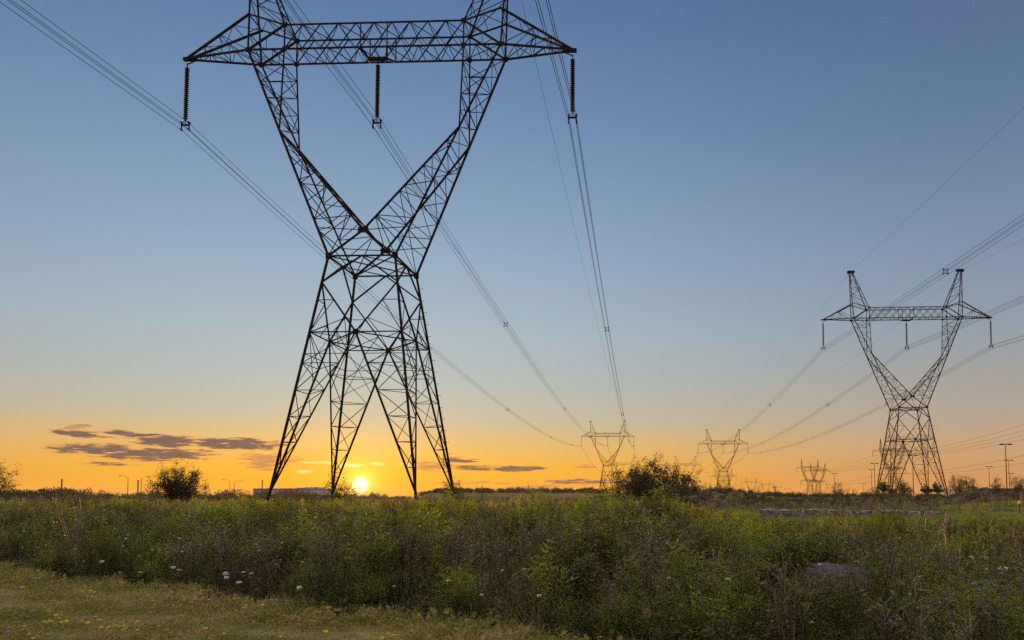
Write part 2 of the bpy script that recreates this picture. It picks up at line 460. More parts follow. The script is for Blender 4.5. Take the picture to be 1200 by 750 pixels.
def leg_pt(su, sv, z):
    t = (z - ZF) / (ZW - ZF)
    return Vector((su * (UF + t * (UW - UF)), sv * (DF + t * (DW - DF)), z))
def arm_pt(su, sv, z):
    t = (z - ZW) / (ZT - ZW)
    return Vector((su * (UW + t * (UO - UW)), sv * (DW + t * (DC - DW)), z))
def vdep(z): return DW + (z - ZW) / (ZT - ZW) * (DC - DW)

def insulator(parent, loc, top=0.32, n=25):
    mb = MB(); L = HANG - .15
    mb.bar((0, 0, 0), (0, 0, -top), .07)
    prof = []; z = -top; dzz = (L - top - .35) / n
    for k in range(n):
        prof += [(.05, z), (.075, z - dzz * .12), (.165, z - dzz * .52), (.155, z - dzz * .62), (.05, z - dzz * .72)]
        z -= dzz
    prof.append((.05, z))
    mb.lathe(prof, n=12, m=1)
    mb.bar((0, 0, z), (0, 0, -L), .06)
    o = mb.build('insulator_string', [M_plate, M_ceram], parent); o.location = loc
    y = MB()
    y.box((0, 0, -L - .05), (.56, .05, .12))
    for s in (-1, 1):
        y.box((s * .27, 0, -L - .10), (.07, .07, .58)); y.box((s * .27, 0, -L - .38), (.09, .30, .07)); y.box((s * .27, 0, -L + .13), (.09, .30, .07))
        y.bar((s * .05, 0, -L + .3), (s * .25, 0, -L), .05)
    y.build('yoke_plate', M_plate, o)
    return o

def make_tower(label, group):
    root = thing('transmission_tower', (0, 0, 0), label, 'pylon', group)
    # four legs, each a pyramid of a corner angle and two inner angles that meet above the footing
    Z_rows = 6
    for su in (-1, 1):
        for sv in (-1, 1):
            mb = MB()
            foot = leg_pt(su, sv, ZF)
            top = leg_pt(su, sv, ZW)
            k2 = leg_pt(su, sv, Z2)
            apf = Vector((0, sv * abs(k2.y), Z2)); aps = Vector((su * abs(k2.x), 0, Z2))
            mb.bar(top, foot, .17)
            mb.bar(apf, foot, .13); mb.bar(aps, foot, .13)
            mb.zig(k2, foot, apf, foot, Z_rows, .055, ends=False, power=.9)
            mb.zig(k2, foot, aps, foot, Z_rows, .055, ends=False, start=1, power=.9)
            mb.zig(apf, foot, aps, foot, Z_rows, .045, ends=False, power=.9)
            mb.zig(k2.lerp(foot, .0), k2.lerp(foot, .34), apf.lerp(foot, .0).lerp(k2, .5), apf.lerp(foot, .34).lerp(k2.lerp(foot, .34), .5), 1, .04, ends=False)
            mb.bar(foot, foot + Vector((su * .3, sv * .35, -1.25)), .20)
            if su == 1 and sv == 1:
                for k in range(34):
                    p = foot.lerp(top, .05 + k * .027)
                    mb.bar(p, p + Vector((.30 if k % 2 else .04, .04 if k % 2 else .30, 0)), .03)
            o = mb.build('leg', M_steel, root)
            fb = MB(); q = foot + Vector((su * .3, sv * .35, -1.25))
            fb.lathe([(.0, .35), (.38, .35), (.42, .2), (.42, -1.4), (0, -1.4)], (q.x, q.y, q.z), 14)
            fb.build('footing', M_conc, o)
    # waist cage
    mb = MB()
    for (a, b_) in (((-1, -1), (1, -1)), ((-1, 1), (1, 1)), ((-1, -1), (-1, 1)), ((1, -1), (1, 1))):
        A2, B2 = leg_pt(*a, Z2), leg_pt(*b_, Z2); A1, B1 = leg_pt(*a, Z1), leg_pt(*b_, Z1); AW, BW = leg_pt(*a, ZW), leg_pt(*b_, ZW)
        ap = (A2 + B2) / 2; mw = (AW + BW) / 2
        mb.bar(A2, B2, .09); mb.bar(A1, ap, .12); mb.bar(B1, ap, .12)
        mb.bar(AW, BW, .12); mb.bar(A1, mw, .12); mb.bar(B1, mw, .12)
        for (q2, q1) in ((A2, A1), (B2, B1)):
            m1 = q1.lerp(q2, .36); d1 = q1.lerp(ap, .36); d2 = q1.lerp(ap, .72)
            mb.bar(m1, d1, .055); mb.bar(d1, q2, .055); mb.bar(d2, q2.lerp(ap, .5), .05); mb.bar(d2, q2, .05)
        mb.box(tuple(ap), (.36 if a[1] == b_[1] else .06, .06 if a[1] == b_[1] else .36, .36))
        # hip bracing under the apex
        for q in (A2, B2):
            f = Vector((q.x, q.y, 0)); 
            lg = leg_pt(1 if q.x > 0 else -1, 1 if q.y > 0 else -1, ZF)
            mb.bar(ap.lerp(lg, .14), q.lerp(lg, .14), .05); mb.bar(ap.lerp(lg, .30), q, .05)
    k = leg_pt(1, 1, Z2)
    aps = [Vector((0, -k.y, Z2)), Vector((k.x, 0, Z2)), Vector((0, k.y, Z2)), Vector((-k.x, 0, Z2))]
    for i in range(4): mb.bar(aps[i], aps[(i + 1) % 4], .09)
    for i, q in enumerate(((-1, -1), (1, -1), (1, 1), (-1, 1))):
        c_ = leg_pt(*q, Z2); mb.bar(c_, (aps[i - 1] + aps[i]) / 2, .05)
    W = [leg_pt(*q, ZW) for q in ((-1, -1), (1, -1), (1, 1), (-1, 1))]
    mb.bar(W[0], W[2], .09); mb.bar(W[1], W[3], .09)
    mids = [(W[i] + W[(i + 1) % 4]) / 2 for i in range(4)]
    for i in range(4): mb.bar(mids[i], mids[(i + 1) % 4], .07)
    for w_ in W: mb.box(tuple(w_), (.28, .28, .38))
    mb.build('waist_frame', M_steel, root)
    # the two arms of the V
    for su in (-1, 1):
        mb = MB()
        el = {}; vn = {}
        for sv in (-1, 1):
            out_b = arm_pt(su, sv, ZW); out_e = arm_pt(su, sv, ZE); out_t = arm_pt(su, sv, ZT)
            v = Vector((0, sv * vdep(ZV), ZV)); el[sv] = out_e; vn[sv] = v
            mb.bar(out_b, out_t, .16)
            mb.bar(out_e, v, .15); mb.bar(v, arm_pt(-su, sv, ZW), .15)
            mb.zig(out_e.lerp(out_b, .0), out_b, out_e, v, 7, .06, ends=False, start=0)
            col_t = Vector((su * UI, sv * DC, ZT))
            mb.bar(col_t, out_e, .11)
            mb.zig(out_t, out_e, col_t, out_e, 5, .055, ends=False, start=1)
            mb.bar(v, out_b.lerp(out_e, .22), .06)
            mb.box(tuple(v + Vector((su * .18, 0, 0))), (.32, .10, .36))
        ob, oe, ot = arm_pt(su, -1, ZW), arm_pt(su, -1, ZE), arm_pt(su, -1, ZT)
        f = lambda p: Vector((p.x, -p.y, p.z))
        mb.zig(ob, oe, f(ob), f(oe), 5, .06, start=0); mb.zig(oe, ot, f(oe), f(ot), 5, .055, start=1)
        mb.zig(el[-1], vn[-1], el[1], vn[1], 8, .06)
        ct = Vector((su * UI, -DC, ZT)); mb.zig(ct, oe, f(ct), f(oe), 5, .05, ends=False)
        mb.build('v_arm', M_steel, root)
    # crossarm
    mb = MB()
    for sv in (-1, 1):
        a0, a1 = Vector((-UI, sv * DC, ZT)), Vector((UI, sv * DC, ZT)); b0, b1 = Vector((-UI, sv * DC, ZIT)), Vector((UI, sv * DC, ZIT))
        mb.bar(a0, a1, .13); mb.bar(b0, b1, .12)
        for k in range(10):
            t0, t1 = k / 10, (k + 1) / 10
            mb.bar(b0.lerp(b1, t0), a0.lerp(a1, t1) if k < 5 else a0.lerp(a1, t1), .05)
            mb.bar(a0.lerp(a1, t0), b0.lerp(b1, t1), .08)
        for s in (-1, 1):
            oi_b, oi_t = Vector((s * UI, sv * DC, ZT)), Vector((s * UI, sv * DC, ZIT))
            oo_b, oo_t = Vector((s * UO, sv * DC, ZT)), Vector((s * UO, sv * DC, ZOT))
            tip = Vector((s * UT, sv * .08, ZT))
            mb.bar(oi_b, oo_b, .13); mb.bar(oi_t, oo_t, .12); mb.bar(oi_t, oo_b, .16); mb.bar(oi_b, oi_t, .11)
            mb.bar(oo_b.lerp(oi_b, .5), oi_t.lerp(oo_b, .5), .045); mb.bar(oo_b.lerp(oi_b, .5), oi_t.lerp(oo_b, .78), .045)
            mb.bar(oo_t, tip, .17); mb.bar(oo_b, tip, .15)
            m_t = oo_t.lerp(tip, .46); m_b = oo_b.lerp(tip, .42)
            mb.bar(m_t, oo_b, .06); mb.bar(m_t, m_b, .055); mb.bar(m_t, oo_b.lerp(tip, .2), .05)
            mb.bar(oo_t.lerp(tip, .70), m_b, .05); mb.bar(oo_t.lerp(tip, .70), oo_b.lerp(tip, .7), .05)
            mb.box(tuple(oo_b), (.32, .08, .34)); mb.box(tuple(oi_t), (.34, .07, .3)); mb.box(tuple(oi_b), (.3, .07, .3))
    for z, nn in ((ZT, 12), (ZIT, 10)):
        mb.zig((-UI, -DC, z), (UI, -DC, z), (-UI, DC, z), (UI, DC, z), nn, .055)
    for s in (-1, 1):
        mb.zig((s * UI, -DC, ZT), (s * UO, -DC, ZT), (s * UI, DC, ZT), (s * UO, DC, ZT), 3, .055)
        mb.zig((s * UO, -DC, ZT), (s * UT, -.08, ZT), (s * UO, DC, ZT), (s * UT, .08, ZT), 5, .05)
        mb.zig((s * UO, -DC, ZOT), (s * UT, -.08, ZT), (s * UO, DC, ZOT), (s * UT, .08, ZT), 4, .045)
        mb.zig((s * UI, -DC, ZIT), (s * UO, -DC, ZOT), (s * UI, DC, ZIT), (s * UO, DC, ZOT), 2, .05)
        mb.box((s * (UT - .2), 0, ZT - .02), (.95, .26, .22))
        mb.bar((s * (UT - .7), 0, ZT - .1), (s * (UT - .02), 0, ZT - .38), .08)
    mb.build('crossarm', M_steel, root)
    hb_ = MB()
    for s in (-1, 1):
        hb_.bar((s * .92, -DC, ZT), (s * .62, 0, ZT - .30), .16); hb_.bar((s * .62, 0, ZT - .30), (s * .92, DC, ZT), .16)
        hb_.bar((s * .92, -DC, ZT), (s * .92, -DC, ZIT), .08); hb_.bar((s * .92, DC, ZT), (s * .92, DC, ZIT), .08)
    hb_.box((0, 0, ZT - .30), (1.3, .16, .24))
    hb_.build('hanger_bracket', M_plate, root)
    # earth wire peaks
    for s in (-1, 1):
        mb = MB()
        for sv in (-1, 1):
            a0, a1 = Vector((s * UO, sv * DC, ZT)), Vector((s * 9.05, sv * .2, ZP)); b0, b1 = Vector((s * UI, sv * DC, ZIT)), Vector((s * 8.6, sv * .2, ZP))
            mb.bar(a0, a1, .13); mb.bar(b0, b1, .12)
            mb.zig(a0.lerp(a1, .37), a1, b0.lerp(b1, .02), b1, 4, .055, ends=False)
        mb.zig((s * UO, -DC, ZT), (s * 9.05, -.2, ZP), (s * UO, DC, ZT), (s * 9.05, .2, ZP), 6, .055)
        mb.zig((s * UI, -DC, ZIT), (s * 8.6, -.2, ZP), (s * UI, DC, ZIT), (s * 8.6, .2, ZP), 5, .055)
        mb.box((s * 8.83, 0, ZP + .08), (1.15, .7, .30))
        mb.box((s * 9.3, 0, ZP - .12), (.25, .25, .2))
        mb.build('earth_wire_peak', M_steel, root)
    insulator(root, (-UT, 0, ZT - .3 + .0)); insulator(root, (UT, 0, ZT - .3)); insulator(root, (0, 0, ZT - .40))
    return root

YAW = .0438
TOWERS = {   # X, Y, dz of the tower's survey level to eye level, yaw
    'A1': (-15.8041, 57.1212, 0.0, .0438), 'B1': (49.25, 138.55, -1.3, .060), 'A2': (.53, 438.2, .55, .0438), 'B2': (63.67, 465.4, -1.68, .0438),
    'A3': (14.75, 729.5, -3.14, .0438), 'B3': (68.6, 739.5, -3.13, .0438)}
TOWERS['A0'] = (TOWERS['A1'][0] - 380 * YAW, TOWERS['A1'][1] - 380, 0.0, YAW)
TOWERS['B0'] = (TOWERS['B1'][0] - 325 * YAW, TOWERS['B1'][1] - 325, -1.3, YAW)
def root_loc(k):
    X, Y, dz_, yw = TOWERS[k]
    return (X, Y, EYE + dz_ - G0)
def on_tower(k, u, v, z):
    X, Y, dz_, yw = TOWERS[k]; c_, s_ = math.cos(yw), math.sin(yw)
    return Vector((X + u * c_ + v * s_, Y - u * s_ + v * c_, EYE + dz_ - G0 + z))
MB.thin = .78
GRP_T = 'lattice pylons with V shaped arms'
tower = make_tower('huge dark lattice pylon in front, its legs standing beside the low sun', GRP_T)
MB.thin = 1.0
tower.location = root_loc('A1'); tower.rotation_euler = (0, 0, -TOWERS['A1'][3])
for k, lab in (('B1', 'second largest lattice pylon, standing whole among the lamp posts at the right'),
               ('A2', 'mid distance V armed pylon rising just left of the big dark bush'),
               ('B2', 'mid distance V armed pylon on the humped bank right of the big bush'),
               ('A3', 'faint pylon almost hidden behind the big dark bush'),
               ('B3', 'faint pylon showing between the big bush and the pylon on the hump')):
    dup(tower, root_loc(k), -TOWERS[k][3], lab)
far_list = [(848, 558.5, 31, 'far pylon half hidden behind the legs of the pylon on the hump'),
            (880.5, 565.3, 20.0, 'largest of the tiny pylons receding right of the pylon on the hump'),
            (897.5, 568.0, 16.0, 'tiny pylon third from the end of the receding far row'),
            (911, 571.3, 12.5, 'tiny pylon last but one in the receding far row'),
            (922.5, 573.3, 9.0, 'smallest pylon, last of the receding far row'),
            (865.5, 568.2, 11.5, 'tiny far pylon just right of the feet of the pylon on the hump')]
for px, ya, wpx, lab in far_list:
    D = FPX * 27 / wpx; p = at(px, ya, D)
    dup(tower, (p.x, p.y, p.z - ZT), .10, lab)

# ---- a second kind of pylon: two crossarms, spires
def make_pylon2(label, group):
    root = thing('transmission_tower', (0, 0, 0), label, 'pylon', group)
    zl, zw, zu, zs = 18.0, 15.5, 30.5, 39.5
    for su in (-1, 1):
        for sv in (-1, 1):
            mb = MB(); a = Vector((su * 3.6, sv * 3.6, -1)); t = Vector((su * 1.9, sv * 1.6, zw))
            mb.bar(a, t, .24); mb.zig(a, t, Vector((0, sv * 3.2, 5)), Vector((0, sv * 1.6, zw)), 5, .10, ends=False)
            mb.zig(a, t, Vector((su * 3.2, 0, 5)), Vector((su * 1.9, 0, zw)), 5, .10, ends=False)
            mb.build('leg', M_steel, root)
    mb = MB()
    for su in (-1, 1):
        for sv in (-1, 1):
            o0, o1, o2 = Vector((su * 1.9, sv * 1.6, zw)), Vector((su * 5.6, sv * 1.3, 22.5)), Vector((su * 8.3, sv * 1.0, zu))
            i0, i1 = Vector((0, sv * 1.5, zw + 1.6)), Vector((su * 6.3, sv * 1.0, zu))
            mb.bar(o0, o1, .2); mb.bar(o1, o2, .2); mb.bar(i0, Vector((su * 4.6, sv * 1.2, 22.8)), .17); mb.bar(Vector((su * 4.6, sv * 1.2, 22.8)), i1, .17)
            mb.zig(o0, o1, i0, Vector((su * 4.6, sv * 1.2, 22.8)), 5, .1); mb.zig(o1, o2, Vector((su * 4.6, sv * 1.2, 22.8)), i1, 5, .1)
        mb.zig((su * 1.9, -1.6, zw), (su * 8.3, -1, zu), (su * 1.9, 1.6, zw), (su * 8.3, 1, zu), 8, .09)
    mb.build('v_frame', M_steel, root)
    for (z, hw, nm, hh) in ((zu, 13.5, 'upper_crossarm', 1.5), (zl, 9.2, 'lower_crossarm', 1.2)):
        mb = MB()
        for sv in (-1, 1):
            mb.bar((-hw, sv * .2, z), (-hw * .62, sv, z), .18); mb.bar((-hw * .62, sv, z), (hw * .62, sv, z), .18); mb.bar((hw * .62, sv, z), (hw, sv * .2, z), .18)
            mb.bar((-hw, sv * .2, z), (-hw * .62, sv, z + hh), .16); mb.bar((-hw * .62, sv, z + hh), (hw * .62, sv, z + hh), .16); mb.bar((hw * .62, sv, z + hh), (hw, sv * .2, z), .16)
            mb.zig((-hw * .62, sv, z), (hw * .62, sv, z), (-hw * .62, sv, z + hh), (hw * .62, sv, z + hh), 10, .10)
        mb.build(nm, M_steel, root)
    for s in (-1, 1):
        mb = MB()
        for sv in (-1, 1):
            mb.bar((s * 8.6, sv * 1, zu), (s * 8.0, 0, zs), .17); mb.bar((s * 7.0, sv * 1, zu + 1.5), (s * 8.0, 0, zs), .17)
            mb.zig((s * 8.6, sv, zu), (s * 8, 0, zs), (s * 7.0, sv, zu + 1.5), (s * 8, 0, zs), 5, .09, ends=False)
        mb.build('spire', M_steel, root)
    mb0 = MB(); mb0.bar((0, 0, 0), (0, 0, -.4), .1); mb0.lathe([(.06, -.4)] + [(r, -.4 - k * .3 - q) for k in range(9) for r, q in ((.10, .02), (.26, .16), (.10, .28))] + [(.06, -3.2)], n=8, m=1); mb0.box((0, 0, -3.3), (.6, .4, .2))
    me = mb0.mesh('insulator_string', [M_plate, M_ceram])
    for u, z in ((-13.3, zu), (-4.3, zu), (4.3, zu), (13.3, zu), (-9.0, zl), (9.0, zl)):
        o = bpy.data.objects.new('insulator_string', me); COL.objects.link(o); o.parent = root; o.location = (u, 0, z)
    return root
GRP_2 = 'lattice pylons with two crossarms'
P2 = {'T1': (949.0, 548.5, 32.5), 'T2': (958.5, 551.5, 28.5), 'T3': (1045.5, 528.5, 46.0)}
p2loc = {}
for k, (px, ya, wpx) in P2.items():
    D = FPX * 27 / wpx; p = at(px, ya, D); p2loc[k] = Vector((p.x, p.y, p.z - 30.5))
pyl = make_pylon2('far pylon with two crossarms and twin spires, standing clear left of the lamp posts', GRP_2)
pyl.location = p2loc['T1']
dup(pyl, p2loc['T2'], 0, 'faint two armed pylon partly covered by the nearer one like it')
dup(pyl, p2loc['T3'], 0, 'two armed pylon seen through the legs of the pylon among lamp posts')
p2loc['T4'] = Vector((p2loc['T3'].x + 1, p2loc['T3'].y - 231, p2loc['T3'].z + 5))

# ------------------------------------------------------------------ conductors
def sagged(a, b_, sag, n, t0=0.0, t1=1.0):
    out = []
    for k in range(n + 1):
        t = t0 + (t1 - t0) * k / n
        p = a.lerp(b_, t); p.z -= 4 * sag * t * (1 - t); out.append(p)
    return out
def bundle(a, b_, sag, spacers, label, group, n=48, rad=.019, t1=1.0):
    """Four wires held apart by spacers: they swing as one."""
    axis = (b_ - a); axis.z = 0; axis.normalize(); side = Vector((axis.y, -axis.x, 0))
    root = thing('conductor_bundle', a, label, 'power line', group)
    pts = sagged(Vector((0, 0, 0)), b_ - a, sag, n, 0, t1)
    for i, (sx_, sz_) in enumerate(((-1, -1), (1, -1), (1, 1), (-1, 1))):
        mb = MB(); off = side * sx_ * .25 + Vector((0, 0, sz_ * .25))
        mb.tube([p + off for p in pts], rad, 4, cap=False)
        mb.build('wire', M_wire, root)
    for t in spacers:
        p = sagged(Vector((0, 0, 0)), b_ - a, sag, 1, t, t)[0]
        mb = MB()
        q = [p + side * sx_ * .25 + Vector((0, 0, sz_ * .25)) for sx_, sz_ in ((-1, -1), (1, -1), (1, 1), (-1, 1))]
        r_ = [p + (w_ - p) * .72 for w_ in q]
        for i in range(4):
            mb.bar(r_[i], r_[(i + 1) % 4], .06); mb.bar(r_[i], q[i], .07); mb.box(tuple(q[i]), (.10, .16, .10))
        mb.build('spacer', M_plate, root)
    return root
def single(a, b_, sag, label, group, n=48, rad=.014):
    mb = MB(); mb.tube([p - a for p in sagged(a, b_, sag, n)], rad, 4, cap=False)
    o = mb.build('earth_wire', M_wire); o.location = a
    return tag(o, label, 'power line', group)
phase = {-1: 'left', 0: 'middle', 1: 'right'}
HB = HANG + .3
SPANS = [('A1', 'A2', {-1: 5.75, 0: 5.75, 1: 7.25}, (.145, .37, .62, .84), 'front pylon to the pylon left of the bush'),
         ('A1', 'A0', {-1: 4.75, 0: 2.0, 1: 11.75}, (.3, .55, .8), 'front pylon up to the top edge'),
         ('A2', 'A3', {-1: 6, 0: 6, 1: 6}, (.16, .38, .62, .84), 'from the pylon left of the bush onward'),
         ('B1', 'B2', {-1: 4.5, 0: 4.5, 1: 4.5}, (.185, .525, .84), 'pylon among lamp posts to the hump'),
         ('B1', 'B0', {-1: 4.0, 0: 4.25, 1: 4.75}, (.175, .45, .75), 'pylon among lamp posts to right edge'),
         ('B2', 'B3', {-1: 5, 0: 5, 1: 5}, (.18, .5, .83), 'from the pylon on the hump onward')]
tipname = {-1: 'left arm tip', 0: 'middle string', 1: 'right arm tip'}
for ka, kb, sags, spc, txt in SPANS:
    for s in (-1, 0, 1):
        if ka == 'A1' and kb == 'A2' and s == -1: sp_ = (.373, .62, .84)
        else: sp_ = spc
        bundle(on_tower(ka, s * UT, 0, ZT - HB), on_tower(kb, s * UT, 0, ZT - HB), sags[s], sp_,
               'wire bundle, ' + tipname[s] + ', ' + txt, 'four wire conductor bundles', n=64)
    for s in (-1, 1):
        sg = {('B1', 'B0', -1): 3.5, ('B1', 'B0', 1): 6.75}.get((ka, kb, s), 4.0)
        single(on_tower(ka, s * 9.0, 0, ZP), on_tower(kb, s * 9.0, 0, ZP), sg,
               'thin earth wire, ' + phase[s] + ' peak, ' + txt, 'thin earth wires on the peaks')
for ka, kb, txt in (('T1', 'T3', 'between far two armed pylons'), ('T3', 'T4', 'running to the right edge')):
    for u, z, nm in ((-13.3, 30.5, 'upper arm left tip'), (-4.3, 30.5, 'upper arm left inside'), (4.3, 30.5, 'upper arm right inside'), (13.3, 30.5, 'upper arm right tip'), (-9, 18, 'lower arm left tip'), (9, 18, 'lower arm right tip')):
        o = single(p2loc[ka] + Vector((u, 0, z - 3.3)), p2loc[kb] + Vector((u, 0, z - 3.3)), 3.2, 'faint far wire, ' + nm + ', ' + txt, 'far single wires', rad=.05)
        o.name = 'conductor_wire'

# ------------------------------------------------------------------ plants for the meadow (shapes that the ground cover repeats)
def collection_of(name, meshes):
    """Plant shapes kept out of the scene itself; the ground cover repeats them."""
    c = bpy.data.collections.new(name)
    for i, me in enumerate(meshes):
        o = bpy.data.objects.new(me.name, me); c.objects.link(o)
    return c
def scatter(name, pts, coll, label, cat=None, smin=.8, smax=1.25, tilt=.12, seed=1):
    pts = np.asarray(pts, float)
    me = bpy.data.meshes.new(name)
    me.vertices.add(len(pts)); me.vertices.foreach_set('co', pts[:, :3].ravel())
    r = np.random.default_rng(seed)
    k = len(pts)
    sc = r.uniform(smin, smax, k)
    if pts.shape[1] > 3: sc = sc * pts[:, 3]
    rot = np.stack([r.normal(0, tilt, k), r.normal(0, tilt, k), r.uniform(0, 6.283, k)], 1)
    a = me.attributes.new('scl', 'FLOAT', 'POINT'); a.data.foreach_set('value', sc.astype(np.float32))
    a = me.attributes.new('rot', 'FLOAT_VECTOR', 'POINT'); a.data.foreach_set('vector', rot.astype(np.float32).ravel())
    a = me.attributes.new('pick', 'INT', 'POINT'); a.data.foreach_set('value', r.integers(0, len(coll.objects), k).astype(np.int32))
    o = bpy.data.objects.new(name, me); COL.objects.link(o)
    g = bpy.data.node_groups.new(name, 'GeometryNodeTree')
    g.interface.new_socket('Geometry', in_out='INPUT', socket_type='NodeSocketGeometry')
    g.interface.new_socket('Geometry', in_out='OUTPUT', socket_type='NodeSocketGeometry')
    gi = g.nodes.new('NodeGroupInput'); go = g.nodes.new('NodeGroupOutput')
    ip = g.nodes.new('GeometryNodeInstanceOnPoints'); ci = g.nodes.new('GeometryNodeCollectionInfo')
    ci.inputs['Collection'].default_value = coll; ci.inputs['Separate Children'].default_value = True; ci.inputs['Reset Children'].default_value = True
    def attr(nm, ty):
        x = g.nodes.new('GeometryNodeInputNamedAttribute'); x.data_type = ty; x.inputs[0].default_value = nm
        return [q for q in x.outputs if q.enabled and q.name == 'Attribute'][0]
    L = g.links.new
    L(gi.outputs[0], ip.inputs['Points']); L(ci.outputs[0], ip.inputs['Instance'])
    ip.inputs['Pick Instance'].default_value = True
    L(attr('pick', 'INT'), ip.inputs['Instance Index']); L(attr('rot', 'FLOAT_VECTOR'), ip.inputs['Rotation']); L(attr('scl', 'FLOAT'), ip.inputs['Scale'])
    L(ip.outputs[0], go.inputs[0])
    md = o.modifiers.new('repeat', 'NODES'); md.node_group = g
    tag(o, label, cat, None, 'stuff')
    return o

U = random.uniform
def grass_tuft(nb, h, spread, w, droop, mi=0):
    mb = MB()
    for k in range(nb):
        a = U(0, 6.283); r_ = spread * math.sqrt(U(0, 1))
        mb.blade((r_ * math.cos(a), r_ * math.sin(a), -.03), a + U(-.8, .8), U(.05, .4), h * U(.5, 1.1), w * U(.7, 1.3), U(.1, droop), mi)
    return mb
def leafy_stem(mb, base, h, nl, L, W, lean=.12, plume=0, sm_=0, lm=1, pm=2, taper=True, stemr=.004):
    a = U(0, 6.283); o = Vector((math.cos(a), math.sin(a), 0))
    pts = [Vector(base) + o * lean * h * (t * t) + Vector((0, 0, h * t)) for t in (0, .35, .7, 1)]
    mb.tube(pts, [stemr * 1.3, stemr * 1.1, stemr, stemr * .5], 3, sm_, cap=False)
    for k in range(nl):
        t = .12 + .86 * (k + U(0, 1)) / nl
        p = pts[0] + o * lean * h * t * t + Vector((0, 0, h * t)); b_ = k * 2.4 + U(-.4, .4)
        ll = L * ((1.15 - .75 * t) if taper else 1) * U(.75, 1.2)
        mb.leaf(p, (math.cos(b_), math.sin(b_), U(-.15, .6)), ll, W * ll / L, lm, .15, Vector((U(-.5, .5), U(-.5, .5), 1)))
    if plume:
        top = pts[-1]
        for k in range(plume):
            t = U(0, 1); b_ = U(0, 6.283); out = (.20 * (1 - t) + .015) * .55
            q = top + Vector((0, 0, -.24 + .30 * t)) + o * .04 * t
            for j in range(4):
                s_ = (j + 1) / 4
                mb.leaf(q + Vector((math.cos(b_), math.sin(b_), .55 - .35 * s_)) * out * s_, (U(-.6, .6), U(-.6, .6), U(.2, 1)), .030 * U(.7, 1.3), .022, pm)
    return pts[-1]
def plant_mesh(name, fn, mats): 
    mb = MB(); fn(mb); return mb.mesh(name, mats)

def v_leafy(mb):
    for k in range(random.randint(4, 6)): leafy_stem(mb, (U(-.14, .14), U(-.14, .14), -.04), U(.55, .95), 20, .10, .026, U(.05, .25))
def v_bushy(mb):
    for k in range(7): leafy_stem(mb, (U(-.12, .12), U(-.12, .12), -.04), U(.35, .75), 20, .065, .022, U(.15, .55))
def v_lace(mb):   # feathery foliage of wild carrot and asters
    for k in range(6):
        t = leafy_stem(mb, (U(-.12, .12), U(-.12, .12), -.04), U(.45, .9), 10, .06, .010, U(.05, .4))
        for j in range(14):
            z = U(.15, .8); b_ = U(0, 6.283)
            q = Vector((U(-.15, .15), U(-.15, .15), z)); dd = Vector((math.cos(b_), math.sin(b_), U(.1, .8)))
            for i in range(3): mb.leaf(q + dd * .03 * i, dd + Vector((U(-.8, .8), U(-.8, .8), U(-.3, .6))), .045, .007, 1)
def v_broad(mb):
    for k in range(3): leafy_stem(mb, (U(-.12, .12), U(-.12, .12), -.04), U(.3, .6), 12, .15, .06, U(.1, .4))
def v_gold(mb):
    for k in range(random.randint(5, 8)): leafy_stem(mb, (U(-.16, .16), U(-.16, .16), -.04), U(.75, 1.1), 26, .095, .018, U(.03, .22), plume=16 if U(0, 1) < .72 else 5)
def v_dry(mb):
    for k in range(random.randint(3, 5)):
        h = U(.6, 1.05); a = U(0, 6.283); b0 = Vector((U(-.1, .1), U(-.1, .1), -.03)); tp = b0 + Vector((math.cos(a) * .18 * h, math.sin(a) * .18 * h, h))
        mb.tube([b0, b0.lerp(tp, .5) + Vector((0, 0, .02)), tp], [.008, .007, .004], 3, 0, cap=False)
        for j in range(7):
            t = U(.45, .98); q = b0.lerp(tp, t); b_ = U(0, 6.283); e = q + Vector((math.cos(b_) * .12, math.sin(b_) * .12, U(.04, .16))) * U(.5, 1.1)
            mb.tube([q, e], [.0045, .003], 3, 0, cap=False)
            for i in range(3): mb.leaf(e, (U(-1, 1), U(-1, 1), U(-.2, 1)), .032, .020, 0)
def v_wildgrass(mb):
    g = grass_tuft(34, .75, .13, .0085, 1.0); mb.v, mb.f, mb.mi = g.v, g.f, g.mi
    for k in range(4):
        a = U(0, 6.283); tp = Vector((math.cos(a) * U(.1, .3), math.sin(a) * U(.1, .3), U(.7, 1.0)))
        mb.tube([(0, 0, 0), tp * .55 + Vector((0, 0, .06)), tp], [.003, .002, .0015], 3, 1, cap=False)
        for j in range(12): mb.leaf(tp + Vector((U(-.015, .015), U(-.015, .015), -U(0, .16))), (U(-.3, .3), U(-.3, .3), 1), .035, .006, 1)
def v_lawn(mb):
    g = grass_tuft(24, .11, .13, .006, 1.2); mb.v, mb.f, mb.mi = g.v, g.f, g.mi
    for j in range(6): mb.leaf((U(-.12, .12), U(-.12, .12), U(.01, .05)), (U(-1, 1), U(-1, 1), U(0, .5)), .04, .025, 0)
def v_field(mb):
    g = grass_tuft(40, .55, .3, .02, .9); mb.v, mb.f, mb.mi = g.v, g.f, g.mi
def v_clump(mb):  # a far shrub or tree crown, unit height
    lobes = [(U(-.38, .38), U(-.38, .38), U(.25, .78), U(.16, .30)) for _ in range(9)]
    for x, y, z, r_ in lobes:
        for k in range(75):
            dv = Vector((random.gauss(0, 1), random.gauss(0, 1), random.gauss(0, 1))).normalized() * r_ * U(.5, 1.15)
            mb.leaf((x + dv.x, y + dv.y, max(.0, z + dv.z)), (dv.x + U(-.2, .2), dv.y + U(-.2, .2), dv.z + U(-.1, .2)), U(.05, .10), U(.04, .07), 0)
    for k in range(4): mb.tube([(U(-.05, .05), U(-.05, .05), -.1), (U(-.2, .2), U(-.2, .2), .5)], [.02, .008], 3, 1, cap=False)

